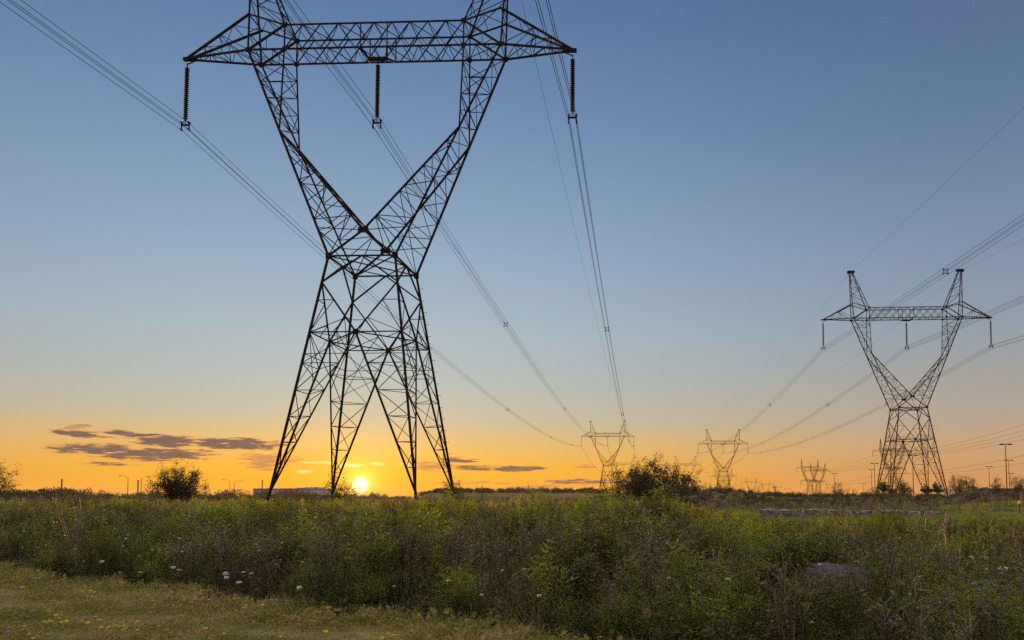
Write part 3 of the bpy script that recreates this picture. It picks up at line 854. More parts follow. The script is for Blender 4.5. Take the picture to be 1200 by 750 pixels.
def v_mound(mb):  # a rounded clump, fine leaved
    R_ = U(.28, .42); H_ = U(.55, .85)
    for k in range(30):
        a = U(0, 6.283); r_ = R_ * math.sqrt(U(0, 1)); h = H_ * math.sqrt(max(.05, 1 - (r_ / R_) ** 2 * .75)) * U(.85, 1.1)
        b0 = Vector((r_ * .35 * math.cos(a), r_ * .35 * math.sin(a), -.03)); e = Vector((r_ * math.cos(a), r_ * math.sin(a), h))
        mb.tube([b0, b0.lerp(e, .5), e], [.003, .003, .0015], 3, 0, cap=False)
        for j in range(16):
            t = U(.35, 1.02); b_ = U(0, 6.283)
            mb.leaf(b0.lerp(e, t), (math.cos(b_), math.sin(b_), U(-.1, .8)), U(.06, .11), U(.014, .026), 1, .15, Vector((U(-.5, .5), U(-.5, .5), 1)))
def v_milkweed(mb):   # stout stems with big paired leaves
    for k in range(random.randint(2, 4)):
        a = U(0, 6.283); h = U(.7, 1.05); b0 = Vector((U(-.12, .12), U(-.12, .12), -.03)); o = Vector((math.cos(a), math.sin(a), 0)) * U(.03, .2) * h
        mb.tube([b0, b0 + o * .4 + Vector((0, 0, h * .5)), b0 + o + Vector((0, 0, h))], [.009, .008, .004], 5, 0, cap=False)
        for j in range(10):
            t = .2 + .8 * j / 9; q = b0 + o * t * t + Vector((0, 0, h * t)); b_ = j * 1.57 + U(-.3, .3)
            for sgn in (0, math.pi):
                mb.leaf(q, (math.cos(b_ + sgn), math.sin(b_ + sgn), U(-.1, .5) + .5 * t), U(.13, .20) * (1.2 - .6 * t), U(.045, .065) * (1.2 - .5 * t), 1, .2, Vector((U(-.3, .3), U(-.3, .3), 1)))
def v_thistle(mb):    # branching, with small tufted heads
    for k in range(2):
        h = U(.8, 1.2); b0 = Vector((U(-.1, .1), U(-.1, .1), -.03)); tp = b0 + Vector((U(-.12, .12), U(-.12, .12), h))
        mb.tube([b0, tp], [.009, .004], 4, 0, cap=False)
        for j in range(12):
            t = U(.15, .85); b_ = U(0, 6.283); mb.leaf(b0.lerp(tp, t), (math.cos(b_), math.sin(b_), U(-.2, .5)), U(.10, .18), .03, 0)
        for j in range(8):
            t = U(.55, 1); q = b0.lerp(tp, t); b_ = U(0, 6.283); e = q + Vector((math.cos(b_) * .14, math.sin(b_) * .14, U(.08, .2)))
            mb.tube([q, e], [.004, .003], 3, 0, cap=False)
            for i in range(14): mb.leaf(e, (U(-1, 1), U(-1, 1), U(-.1, 1.3)), .035, .014, 2)
C_big = collection_of('stout weed shapes', [plant_mesh('stout_weed', f, [L_weed, L_weed, L_tan]) for f in (v_milkweed, v_milkweed, v_milkweed, v_thistle, v_thistle)])
C_mound = collection_of('mound shapes', [plant_mesh('weed_mound', v_mound, [L_weed, L_weed]) for _ in range(5)])
C_weed = collection_of('weed shapes', [plant_mesh('weed', f, [L_weed, L_weed, L_plume]) for f in (v_leafy, v_leafy, v_leafy, v_bushy, v_bushy, v_bushy, v_lace, v_lace)])
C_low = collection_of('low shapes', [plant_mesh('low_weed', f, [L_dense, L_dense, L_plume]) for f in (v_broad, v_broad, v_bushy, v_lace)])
C_gold = collection_of('goldenrod shapes', [plant_mesh('goldenrod', v_gold, [L_goldleaf, L_goldleaf, L_plume]) for _ in range(5)])
def v_leafgold(mb):
    for k in range(random.randint(5, 8)): leafy_stem(mb, (U(-.16, .16), U(-.16, .16), -.04), U(.6, 1.0), 28, .105, .022, U(.03, .25))
C_leafgold = collection_of('young goldenrod shapes', [plant_mesh('young_goldenrod', v_leafgold, [L_goldleaf, L_goldleaf]) for _ in range(5)])
C_dry = collection_of('dry shapes', [plant_mesh('dry_weed', v_dry, [L_dry]) for _ in range(5)])
C_wild = collection_of('grass shapes', [plant_mesh('wild_grass', v_wildgrass, [L_grass, L_dry]) for _ in range(5)])
C_lawn = collection_of('lawn shapes', [plant_mesh('lawn_tuft', v_lawn, [L_lawn]) for _ in range(5)])
C_field = collection_of('field shapes', [plant_mesh('field_tuft', v_field, [L_green]) for _ in range(4)])
C_brush = collection_of('brush shapes', [plant_mesh('brush', v_clump, [L_far, M_bark]) for _ in range(6)])

def field_pts(k, y0, y1, power, umin=-.80, umax=.64, margin=4.5):
    k = int(k * 1.15)
    """Random spots on the ground inside the wedge in front of the viewer, thinning with distance."""
    t = RNG.uniform(0, 1, k); y = y0 + (y1 - y0) * t ** power
    x = RNG.uniform(umin, umax, k) * (y + margin)
    return x, y
def patchy(x, y, f=.35, ph=0.0):
    return .5 + .25 * (np.sin(x * f + ph) * np.cos(y * f * 1.3 + ph * 2) + np.sin(x * f * 2.3 + y * f * 1.9 + ph * 3))
_LAT = RNG.uniform(0, 1, (64, 64))
def vnoise(x, y, f, o=0.0):
    x = np.asarray(x) * f + 17.3 + o; y = np.asarray(y) * f + 5.1 + o * 1.7
    xi, yi = np.floor(x).astype(int), np.floor(y).astype(int); fx, fy = x - xi, y - yi
    fx = fx * fx * (3 - 2 * fx); fy = fy * fy * (3 - 2 * fy)
    g = lambda a, b: _LAT[a % 64, b % 64]
    return (g(xi, yi) * (1 - fx) + g(xi + 1, yi) * fx) * (1 - fy) + (g(xi, yi + 1) * (1 - fx) + g(xi + 1, yi + 1) * fx) * fy
ROCK = (at(992, 668, 11.6).x, 11.6)
def clear(x, y):     # the boulder keeps the ground before it open
    return ~((np.abs(x - ROCK[0] * y / ROCK[1]) < .50) & (y > ROCK[1] - .25) & (y < ROCK[1] + .5))
def clumpy(x, y): return .65 * vnoise(x, y, .55) + .35 * vnoise(x, y, 1.3, 9)   # tall stands and hollows, a metre or two across
def keep(x, y, m): return x[m], y[m]
def P3(x, y, s=None):
    z = height(x, y)
    return np.stack([x, y, z] + ([s] if s is not None else []), 1)
def tall(x, y):      # how tall the meadow grows: lower at its rim, lower in the hollow at the right
    e = edge(x, y); ys = np.maximum(y, 1)
    low = sm(x / ys, .10, .30) * sm(y, 15, 26)
    return (.50 + .42 * sm(e, 0, 2.5) - .34 * sm(e, 6, 18)) * (1 - .25 * sm(x / ys, .08, .25)) * (1 - .40 * low) * (1 - .38 * sm(x / ys, .11, .2) * sm(y, 12.5, 17))

x, y = field_pts(10000, 5.5, 78, 1.6); m = (edge(x, y) > .35); x, y = keep(x, y, m)
g = patchy(x, y, .9); green = ~((x / y > .27) & (y > 30)); crest = (edge(x, y) > 9.5) & (edge(x, y) < 21) & (x / y < .12) & (RNG.uniform(0, 1, len(x)) < .75)
m = (clumpy(x, y) > RNG.uniform(.38, .56, len(x))) & green & clear(x, y) & ~crest; x, y = keep(x, y, m)
scatter('meadow_weeds', P3(x, y, tall(x, y) * (.25 + 1.5 * clumpy(x, y))), C_weed, 'tangle of green leafy weeds filling the meadow', seed=2)
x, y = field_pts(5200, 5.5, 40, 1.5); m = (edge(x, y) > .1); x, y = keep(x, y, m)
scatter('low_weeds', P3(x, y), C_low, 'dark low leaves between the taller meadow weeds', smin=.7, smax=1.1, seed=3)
x, y = field_pts(9000, 5.5, 95, 1.5); m = (edge(x, y) > .2) & (patchy(x, y, .4, 2) > RNG.uniform(.1, .9, len(x))) & clear(x, y); x, y = keep(x, y, m)
scatter('wild_grass', P3(x, y, tall(x, y) * (.5 + .9 * vnoise(x, y, .7, 4))), C_wild, 'uncut grass with bent blades among the meadow weeds', seed=4)
x, y = field_pts(3600, 6.5, 85, 1.5); m = (edge(x, y) > .9) & (patchy(x, y, .6, 4) > RNG.uniform(.2, .9, len(x))) & clear(x, y); x, y = keep(x, y, m)
scatter('dry_weeds', P3(x, y, tall(x, y)), C_dry, 'brown dry seeding stalks scattered through the meadow', smin=.7, smax=1.25, seed=5)
x, y = field_pts(2600, 6, 40, 1.35); m = (edge(x, y) > .5) & (clumpy(x, y) > .47); x, y = keep(x, y, m)
m = clear(x, y); x, y = keep(x, y, m)
scatter('weed_mounds', P3(x, y, tall(x, y) * (.5 + 1.25 * clumpy(x, y))), C_mound, 'rounded fine leaved clumps rising among the meadow weeds', smin=.6, smax=1.25, seed=15)
x, y = field_pts(280, 7.5, 17, 1.1); m = (edge(x, y) > .5) & (vnoise(x, y, .8, 60) > .45) & clear(x, y); x, y = keep(x, y, m)
scatter('dead_weeds', P3(x, y), C_dry, 'taller tan dead stems leaning over the nearest weeds', smin=.8, smax=1.25, tilt=.28, seed=19)
x, y = field_pts(330, 8.5, 26, 1.2); m = (edge(x, y) > 1.4) & (vnoise(x, y, .45, 50) > .48) & clear(x, y); x, y = keep(x, y, m)
scatter('broad_weed_mounds', P3(x, y, 1.0 + .5 * vnoise(x, y, .5, 51)), C_mound, 'broad rounded weed domes bulging out of the meadow', smin=.85, smax=1.2, seed=18)
x, y = field_pts(1500, 6, 34, 1.3); m = (edge(x, y) > .3) & (vnoise(x, y, .8, 30) > RNG.uniform(.3, .8, len(x))) & clear(x, y) & ~((edge(x, y) > 9) & (x / y < .12)); x, y = keep(x, y, m)
scatter('stout_weeds', P3(x, y, (tall(x, y) * (1.05 - .3 * sm(x / y, .05, .25)))), C_big, 'stout broad leaved weeds and thistles standing among finer meadow plants', smin=.6, smax=1.15, seed=16)
# goldenrod: a crest from the left to behind the tower, and the clump before the big bush
x1 = RNG.uniform(-1, 1, 5200); y1 = RNG.uniform(17, 52, 5200); x1 = (x1 * .5 - .26) * y1
m = (edge(x1, y1) > 8.5) & (edge(x1, y1) < 22) & (vnoise(x1, y1, .3, 2) > RNG.uniform(.15, .7, len(x1))); x1, y1 = keep(x1, y1, m)
x2 = RNG.uniform(-.02, .125, 900); y2 = RNG.uniform(19, 40, 900); x2 = x2 * y2
x3 = RNG.uniform(.10, .36, 40); y3 = RNG.uniform(16, 30, 40); x3 = x3 * y3; m = patchy(x3, y3, .9, 3) > .55; x3, y3 = keep(x3, y3, m)
x1, y1 = x1[:4200], y1[:4200]
x, y = np.concatenate([x1, x2, x3]), np.concatenate([y1, y2, y3])
scatter('goldenrod_patch', P3(x, y, .42 + .36 * vnoise(x, y, .6, 5)), C_gold, 'mass of yellow green goldenrod glowing along the meadow crest', smin=.75, smax=1.15, seed=6)
k = 2600; y4 = RNG.uniform(12.5, 30, k); x4 = RNG.uniform(-.04, .44, k) * y4
m = (vnoise(x4, y4, .6, 21) > RNG.uniform(.3, .75, k)) & clear(x4, y4) & ~((x4 / y4 > .15) & (y4 > 20)); x4, y4 = keep(x4, y4, m)
scatter('young_goldenrod', P3(x4, y4, .40 + .35 * vnoise(x4, y4, .9, 5)), C_leafgold, 'fresh light green leafy stems, not yet in bloom, at the centre right', smin=.75, smax=1.2, seed=17)
# mown verge
k = 22000; t = RNG.uniform(0, 1, k); y = 8.5 + 14 * t ** 1.3; x = RNG.uniform(-.80, .12, k) * (y + 1.5)
m = (edge(x, y) < .2 + .9 * vnoise(x, y, 1.1, 3)) & (vnoise(x, y, 1.7, 6) > RNG.uniform(-.2, .62, len(x))); x, y = keep(x, y, m)
scatter('lawn_grass', P3(x, y, .30 + 1.4 * vnoise(x, y, .8, 12) ** 1.3 + .9 * np.exp(-((edge(x, y)) / .6) ** 2)), C_lawn, 'short mown grass of the verge at the lower left', smin=.7, smax=1.35, tilt=.2, seed=7)
# grass of the field beyond
k = 9000; t = RNG.uniform(0, 1, k); y = 26 + 90 * t ** 1.2; x = RNG.uniform(.14, .56, k) * (y + 2)
m = patchy(x, y, .3, 7) > RNG.uniform(0, .8, k); x, y = keep(x, y, m)
scatter('field_grass', P3(x, y, .40 + y * .006), C_field, 'rough green grass of the low field at the right', smin=.6, smax=1.2, seed=8)
k = 7000; t = RNG.uniform(0, 1, k); y = 70 + 170 * t ** 1.3; x = RNG.uniform(-.80, .56, k) * y
m = patchy(x, y, .12, 1) > RNG.uniform(0, .7, k); x, y = keep(x, y, m)
scatter('far_field_weeds', P3(x, y, 1.0 + .003 * y), C_dry, 'brownish weeds over the far part of the field', smin=.6, smax=1.2, seed=9)
# brush: left hedgerow, the dark bank, the far tree line
pts = []
for k in range(1500):
    yy = U(84, 150); xx = U(-.78, -.30) * yy; pts.append((xx, yy, hz(xx, yy) - .2, U(1.1, 2.2) * (1.1 if xx / yy < -.62 else .85)))
scatter('hedgerow_brush', pts, C_brush, 'grey brown brush along the left side of the field', smin=.8, smax=1.2, seed=10)
pts = []
for k in range(2600):
    yy = U(106, 134); xx = U(-.06, .56) * yy; pts.append((xx, yy, hz(xx, yy) - .3, U(.5, 1.0)))
scatter('bank_brush', pts, C_brush, 'dark brush covering the bank across the field', smin=.7, smax=1.2, seed=11)
pts = []
for k in range(2600):
    yy = U(560, 1500); xx = U(-.82, .58) * yy; cl = .5 + .5 * math.sin(xx * .013 + 1) * math.sin(xx * .031)
    pts.append((xx, yy, hz(xx, yy) - .4, U(5, 9) * (.75 + .5 * cl)))
for k in range(420):
    yy = U(415, 432); xx = U(-92, 0); pts.append((xx, yy, hz(xx, yy) - .3, U(1.2, 2.6)))
scatter('far_treeline', pts, C_brush, 'dark line of far trees along the horizon', smin=.7, smax=1.2, tilt=.05, seed=12)

# ------------------------------------------------------------------ flowers one can count
def ray_to_plants(px, py, hgt):
    """Depth at which the line of sight to a pixel comes down to hgt above the ground."""
    Y = 5.0
    while Y < 160:
        p = at(px, py, Y)
        if p.z - hz(p.x, p.y) <= hgt: return p, Y
        Y += .15
    return at(px, py, 60), 60
def make_umbel():
    root = thing('wild_carrot_flower', (0, 0, 0), 'flat white wild carrot flower head standing on its stem in the meadow', 'flower', 'white wild carrot flowers in the meadow')
    st = MB(); st.tube([(0, 0, 0), (.01, .005, .45), (.0, 0, .86)], [.004, .003, .0025], 4, cap=False)
    for k in range(3): leafy_stem(st, (0, 0, .1 + .15 * k), .10, 6, .06, .008, .4, lm=0)
    for k in range(14):
        b_ = k * 2.4; r_ = .038 * math.sqrt((k + .5) / 14); st.tube([(0, 0, .85), (r_ * math.cos(b_), r_ * math.sin(b_), .90)], [.0015, .001], 3, cap=False)
    st.build('stem', L_weed, root)
    fl = MB()
    for k in range(90):
        b_ = k * 2.39996; r_ = .043 * math.sqrt((k + .5) / 90) * U(.8, 1.15)
        fl.leaf((r_ * math.cos(b_), r_ * math.sin(b_), .915 - r_ * r_ * 11 + U(-.004, .004)), (math.cos(b_), math.sin(b_), U(-.1, .3)), .010, .009, 0, .05, Vector((0, 0, 1)))
    fl.build('flower_head', L_white, root)
    return root
def make_teasel():
    root = thing('seed_head', (0, 0, 0), 'round tan curled seed head on a dry stem among the meadow weeds', 'seed head', 'round tan seed heads in the meadow')
    st = MB(); st.tube([(0, 0, 0), (.015, .0, .42), (.0, 0, .80)], [.004, .0035, .003], 4, cap=False)
    for k in range(10):
        b_ = k * .628; st.tube([(0, 0, .79), (.028 * math.cos(b_), .028 * math.sin(b_), .815), (.030 * math.cos(b_), .03 * math.sin(b_), .85), (.012 * math.cos(b_), .012 * math.sin(b_), .876)], [.002, .002, .002, .0015], 3, cap=False)
    st.build('stem', L_dry, root)
    hd = MB()
    for k in range(140):
        dv = Vector((random.gauss(0, 1), random.gauss(0, 1), random.gauss(0, 1))).normalized()
        hd.leaf(Vector((dv.x * .027, dv.y * .027, .835 + dv.z * .036)), dv + Vector((0, 0, .7)), .018, .007, 0)
    hd.build('head', L_tan, root)
    return root
def make_daisy(name, label, group, m_, r0, cat='flower'):
    root = thing(name, (0, 0, 0), label, cat, group)
    st = MB(); st.tube([(0, 0, 0), (.01, 0, .12)], [.002, .0015], 3, cap=False); st.leaf((.0, 0, .03), (1, .2, .6), .05, .014, 0); st.leaf((.0, 0, .05), (-1, -.3, .5), .045, .012, 0)
    st.build('stem', L_lawn, root)
    fl = MB()
    for k in range(18):
        b_ = k * 2.39996; r_ = r0 * .15
        fl.leaf((.01 + r_ * math.cos(b_), r_ * math.sin(b_), .121 + .004 * (k % 3)), (math.cos(b_), math.sin(b_), U(.1, .9)), r0 * U(.7, 1.1), r0 * .5, 0, .1)
    fl.build('bloom', m_, root)
    return root
proto_used = {}
def sow(maker, key, px, py, hgt, full, sc=1.0, label=None):
    p, Y = ray_to_plants(px, py, hgt)
    s_ = hgt / full
    if key not in proto_used:
        o = maker(); proto_used[key] = o
    else: o = dup(proto_used[key], (0, 0, 0), U(0, 6.28))
    o.location = (p.x, p.y, p.z - hgt); o.rotation_euler = (U(-.1, .55), U(-.25, .25), 0)
    w_ = sc * U(.8, 1.25)
    o.scale = (w_, w_, s_)
    if label: o['label'] = label
    return o
UMB = [(122.7, 602.6), (181, 602.6), (237, 593), (213, 606), (152.7, 626.7), (218, 627), (108, 639), (106, 656.7), (124, 653.3), (176.7, 662), (209, 659), (204, 666), (216.7, 640), (269.3, 664.3), (268.3, 672.3), (275, 672.7),
       (281.7, 679), (287, 667.7), (302.3, 670), (304, 658), (321.7, 660.7), (332, 652.7), (359, 655), (357.7, 676.7), (309, 707), (153, 627), (151.7, 639), (204, 618.7), (213, 607), (168, 628), (177.5, 632.5), (216.7, 638), (231.7, 636.7),
       (281, 613), (286.7, 636.7), (236.7, 593), (255, 595), (305, 611.7), (323, 611), (185.8, 644), (196.7, 643), (170, 648.7), (339, 635), (597.7, 665.7), (622, 665), (546.7, 666.7), (543, 672.7), (556.7, 686), (462, 683.3), (649, 660), (600, 645),
       (646.7, 620), (675.7, 676.7), (756.7, 679), (776.7, 677), (569, 651), (591, 650), (581, 639), (957.7, 659), (990, 656), (973, 678), (973, 682), (830.7, 675), (845.7, 690), (1175.7, 660.7), (1169, 710.7), (1162.7, 682.7), (966, 729), (993, 627.7),
       (1163, 696), (1191.7, 705), (774, 634.7), (948, 628.7), (924, 630), (504, 612.5), (696, 610), (735, 606), (735, 612), (1120, 648), (1148, 655), (1195, 662), (60, 612), (84, 598), (40, 640), (30, 618), (70, 632), (89, 621), (250, 620), (262, 629), (243, 610),
       (228, 600), (312, 642), (350, 640), (370, 628), (386, 650), (392, 668), (300, 690), (250, 700), (160, 670), (130, 675), (640, 606), (660, 640), (690, 620), (640, 690)]
BIGU = {(990, 656): 1.1, (957.7, 659): 1.1, (1175.7, 660.7): 1.7, (1169, 710.7): 1.5, (830.7, 675): 1.3, (268.3, 672.3): 1.1, (269.3, 664.3): 1.1, (209, 659): 1.2, (124, 653.3): 1.3, (622, 665): 1.1, (302.3, 670): 1.1}
SPECIAL = {(1175.7, 660.7): 'widest flat white flower head, at the right edge above the meadow weeds', (1169, 710.7): 'tilted bluish white flower head low near the right edge of the meadow',
           (830.7, 675): 'round white flower head alone in dark weeds left of the boulder', (990, 656): 'white flower head just above the top of the grey boulder'}
for px, py in UMB:
    hgt = U(.62, 1.0) if py < 640 else U(.5, .85) if py < 690 else U(.35, .6)
    if py > 680 and px < 330: hgt = .22
    hgt = min(hgt, .55 if py > 650 and px < 330 else hgt)
    sow(make_umbel, 'umbel', px, py, hgt, .90, BIGU.get((px, py), U(.55, .95)) * .68, SPECIAL.get((px, py)))
TEA = [(559, 646), (616, 639), (637.7, 644), (589, 635), (558, 635), (591.7, 653), (680, 636.7), (723, 635), (746, 642), (766.7, 639), (777, 641.7), (660, 621.7), (749, 660), (781, 668), (763, 695), (1146.8, 675), (1192, 690.7), (1197.6, 640.8),
       (805, 646.7), (800, 636.7), (776.7, 650), (845.8, 675), (575, 670), (626, 672), (505, 652), (488, 644), (700, 648), (716, 664), (735, 676), (1060, 650), (1100, 664), (1180, 640), (520, 636), (1020, 640), (858, 640)]
for px, py in TEA: sow(make_teasel, 'teasel', px, py, U(.55, .85), .84, U(.7, 1.0))
YEL = [(172, 282), (25, 308), (590, 315), (640, 305), (680, 315), (600, 355), (650, 360), (395, 382), (427, 395), (350, 447), (385, 485), (410, 507), (355, 518), (372, 525), (335, 540), (318, 525), (430, 535), (475, 517), (560, 525), (615, 530), (675, 497),
       (697, 520), (725, 563), (775, 560), (815, 560), (840, 570), (883, 550), (907, 570), (972, 530), (1108, 557), (167, 563), (217, 615), (247, 643), (960, 590), (850, 590), (845, 252)]
YEL = [(a / 6, 640 + b_ / 6) for a, b_ in YEL] + [(449, 746.5), (466.7, 744.7), (465, 748), (458.7, 744), (452.7, 742), (546, 748.7), (240, 735), (262, 741), (300, 728), (330, 746), (380, 738), (212, 722), (600, 744)]
for px, py in YEL: sow(lambda: make_daisy('lawn_flower', 'small yellow flower open low in the mown grass', 'yellow flowers in the mown grass', L_yellow, .026), 'yel', px, py, .10, .125, 1.0)
PUR = [(110, 425), (170, 450), (410, 487), (597, 497), (722, 333), (435, 300), (393, 203), (75, 571), (262, 635), (1070, 462), (1147, 592), (1060, 137), (928, 205)]
PUR = [(a / 6, 640 + b_ / 6) for a, b_ in PUR] + [(529, 729), (10, 738), (340, 712)]
for px, py in PUR: sow(lambda: make_daisy('clover_flower', 'small purple clover head in the short grass of the verge', 'purple clover heads in the verge', L_purple, .024), 'pur', px, py, .11, .125, 1.0)

# ------------------------------------------------------------------ bushes and trees
def shrub(name, label, cat, px, pyb, D, halfw, hgt, leaf, lmat, nstem, seed, group=None, nleaf=26, spike=.25, trunk_h=0.0, base_z=None):
    rr = random.Random(seed); u = rr.uniform
    p = at(px, pyb, D); zb = hz(p.x, p.y) if base_z is None else base_z
    root = thing(name, (p.x, p.y, zb), label, cat, group)
    tr = MB(); lf = MB(); st0 = random.getstate(); random.seed(seed)
    tips = []
    if trunk_h: tr.tube([(0, 0, -.2), (u(-.05, .05), u(-.05, .05), trunk_h)], [hgt * .035, hgt * .022], 7)
    for k in range(nstem):
        a = 6.283 * k / nstem + u(-.4, .4); reach = halfw * u(.25, .95); top = hgt * (1 - .45 * (reach / halfw) ** 2) * u(.52, 1.14)
        b0 = Vector((u(-.1, .1), u(-.1, .1), trunk_h * u(.6, 1) if trunk_h else -.1))
        e = Vector((math.cos(a) * reach, math.sin(a) * reach, top))
        mid = b0.lerp(e, .5) + Vector((u(-.1, .1), u(-.1, .1), .12)) * hgt
        pts = [b0, b0.lerp(mid, .5) + Vector((u(-.03, .03), u(-.03, .03), 0)) * hgt, mid, mid.lerp(e, .55), e]
        r0 = hgt * .014
        tr.tube(pts, [r0, r0 * .85, r0 * .65, r0 * .4, r0 * .15], 5, cap=False)
        nb = 9
        for j in range(nb):
            t = .2 + .8 * (j + u(0, 1)) / nb
            i = min(3, int(t * 4)); q = pts[i].lerp(pts[i + 1], t * 4 - i)
            b_ = u(0, 6.283); ln = hgt * u(.14, .30) * (1.15 - .55 * t)
            dv = Vector((math.cos(b_), math.sin(b_), u(.15, 1.1))).normalized()
            q2 = q + dv * ln
            tr.tube([q, q.lerp(q2, .5) + Vector((0, 0, .02 * hgt)), q2], [r0 * .3, r0 * .2, r0 * .08], 3, cap=False)
            tips.append((q, q2, dv))
        tips.append((pts[3], e + Vector((0, 0, hgt * spike * u(.2, 1))), Vector((0, 0, 1))))
    for q, q2, dv in tips:
        for k in range(nleaf):
            t = u(.1, 1.08); c_ = q.lerp(q2, t)
            w_ = hgt * .045 * (1.25 - .6 * t)
            c_ = c_ + Vector((rr.gauss(0, w_), rr.gauss(0, w_), rr.gauss(0, w_ * .9)))
            if c_.z < .05: continue
            lf.leaf(c_, dv * .6 + Vector((u(-1, 1), u(-1, 1), u(-.5, .8))), leaf * u(.7, 1.3), leaf * .55)
    tr.build('trunk', M_bark, root); lf.build('crown', lmat, root)
    random.setstate(st0)
    return root
shrub('bush', 'big dark spreading bush in front of the mid distance pylons', 'bush', 764, 590, 64, 4.2, 3.8, .125, L_bush, 38, 3, nleaf=62)
shrub('bush', 'bushy green growth leaning on the left side of the big dark bush', 'bush', 728, 588, 61, 1.7, 2.1, .11, L_tree, 13, 4, nleaf=26)
shrub('bush', 'loose thin bush on the right flank of the big dark bush', 'bush', 800, 588, 66, 1.5, 2.2, .10, L_bush, 12, 5, nleaf=20)
shrub('bush', 'rounded bush with spiky top left of the front pylon', 'bush', 207, 585, 72, 2.8, 3.6, .12, L_bush, 32, 6, nleaf=38, spike=.35)
shrub('bush', 'scrubby growth at the left inner foot of the front pylon, beside the sun', 'bush', 397, 582, 62, 1.3, 3.0, .10, L_tree, 12, 7, nleaf=14, spike=.5)
shrub('bush', 'small ragged shrub growing round the right foot of the front pylon', 'bush', 532, 584, 59, 1.2, 2.5, .10, L_tree, 12, 8, nleaf=22)
shrub('tree', 'leafy tree cut by the left edge of the field', 'tree', -14, 588, 88, 3.4, 4.9, .14, L_tree, 16, 9, nleaf=24, trunk_h=1.0)
TREES = [(1035, 16, 120, 1.2, 'short shrub just left of the foot of the pylon among lamp posts'), (1046, 10, 122, .9, 'low shrub between the left legs of the pylon among lamp posts'), (1059, 19, 124, 1.3, 'dense little tree between the legs of the pylon among lamp posts'),
         (1086, 13, 121, 1.1, 'low shrub at the right inner leg of the pylon among lamp posts'), (1098, 15, 120, 1.1, 'shrub touching the right outer leg of the pylon among lamp posts'), (1123, 22, 128, 1.7, 'broad tree right of the pylon among lamp posts'),
         (1136, 23, 131, 1.6, 'taller tree beside the broad one, in front of the purple building'), (1169, 21, 128, 1.5, 'round tree between the tall lamp posts at the right'), (1194, 22, 126, 1.2, 'thin forked tree at the right edge of the bank'),
         (982, 14, 135, 1.5, 'rounded shrub on the bank left of the pylon among lamp posts'), (905, 10, 132, 1.3, 'dark shrub on the bank below the row of tiny pylons')]
for i, (px, hp, D, hw, lab) in enumerate(TREES):
    zt = at(px, 582 - hp * .98, D); zb = hz(zt.x, zt.y)
    shrub('tree' if 'tree' in lab else 'shrub', lab, 'tree' if 'tree' in lab else 'bush', px, 585, D, hw, max(1.1, zt.z - zb), .15, L_tree, 11, 20 + i, nleaf=18, trunk_h=.35)

# ------------------------------------------------------------------ stone blocks, boulder, scrap, post cap
def rough_block(name, size, seed, m_, parent=None, n=6, amp=.10, rnd=.0):
    r = np.random.default_rng(seed)
    import bmesh
    bm = bmesh.new(); bmesh.ops.create_cube(bm, size=1.0)
    bmesh.ops.subdivide_edges(bm, edges=bm.edges[:], cuts=n, use_grid_fill=True)
    ph = r.uniform(0, 6, 9)
    for v in bm.verts:
        c_ = v.co.copy()
        if rnd: c_ = c_.lerp(c_.normalized() * .56, rnd)
        q = Vector((c_.x * size[0], c_.y * size[1], c_.z * size[2]))
        k = amp * (math.sin(q.x * 3.1 + ph[0]) * math.sin(q.y * 3.7 + ph[1]) + .6 * math.sin(q.z * 5.3 + ph[2] + q.x * 2) + .45 * math.sin(q.x * 9 + ph[3]) * math.sin(q.z * 8 + ph[4]) + r.uniform(-.4, .4))
        v.co = q + c_.normalized() * k
    me = bpy.data.meshes.new(name); bm.to_mesh(me); bm.free(); me.materials.append(m_)
    me.polygons.foreach_set('use_smooth', [rnd > 0] * len(me.polygons))
    o = bpy.data.objects.new(name, me); COL.objects.link(o)
    if parent: o.parent = parent
    return o
xs = [(889, 912), (914, 939), (941, 968), (970, 994), (996, 1021), (1023, 1046), (1048, 1074), (1076, 1102)]
names_b = ['leftmost rough stone block of the low row in the field', 'second block from the left end of the low stone row', 'third block from the left end of the low stone row', 'fourth block from the left end of the low stone row',
           'fifth block from the left end of the low stone row', 'sixth block from the left, half sunk in weeds in the low stone row', 'last but one block at the right end of the low stone row', 'rightmost block of the low stone row, nearly lost in grass']
for i, (a, b_) in enumerate(xs):
    D = 62 + i * .8; top = at((a + b_) / 2, 597.5 + (0, .8, -.2, .6, .9, 1.2, 1.5, 2.2)[i], D); wl = (b_ - a) / FPX * D
    zb = hz(top.x, top.y) - .15; hh = top.z - zb
    o = rough_block('stone_block', (wl, 1.0, hh), 40 + i, M_block, amp=.075)
    o.location = (top.x, D, zb + hh / 2); o.rotation_euler = (0, 0, U(-.05, .05))
    tag(o, names_b[i], 'stone block', 'rough stone blocks laid in a row')
bo = rough_block('boulder', (1.0, .8, .62), 77, M_rock, n=16, amp=.075, rnd=.75)
rt = at(992, 657.5, ROCK[1]).z
bo.location = (ROCK[0], ROCK[1], rt - .40); bo.scale = (.98, 1, .92); bo.rotation_euler = (.08, .1, .3)
tag(bo, 'grey boulder half buried in dark weeds at the lower right', 'boulder')
p, Y = ray_to_plants(507, 721, .03)
sc_ = MB(); rg = random.Random(5)
gr = 9
for j in range(gr):
    for i in range(gr):
        u_, v_ = i / (gr - 1) - .5, j / (gr - 1) - .5
        sc_.v.append((u_ * .13 * (1 - .5 * abs(v_)), v_ * .11, .008 + .045 * max(0, 1 - abs(u_ + .2) * 3.2 - abs(v_) * .8) + .025 * math.sin(u_ * 21 + v_ * 9) + rg.uniform(-.006, .006) + .02))
for j in range(gr - 1):
    for i in range(gr - 1): sc_.face((j * gr + i, j * gr + i + 1, (j + 1) * gr + i + 1, (j + 1) * gr + i))
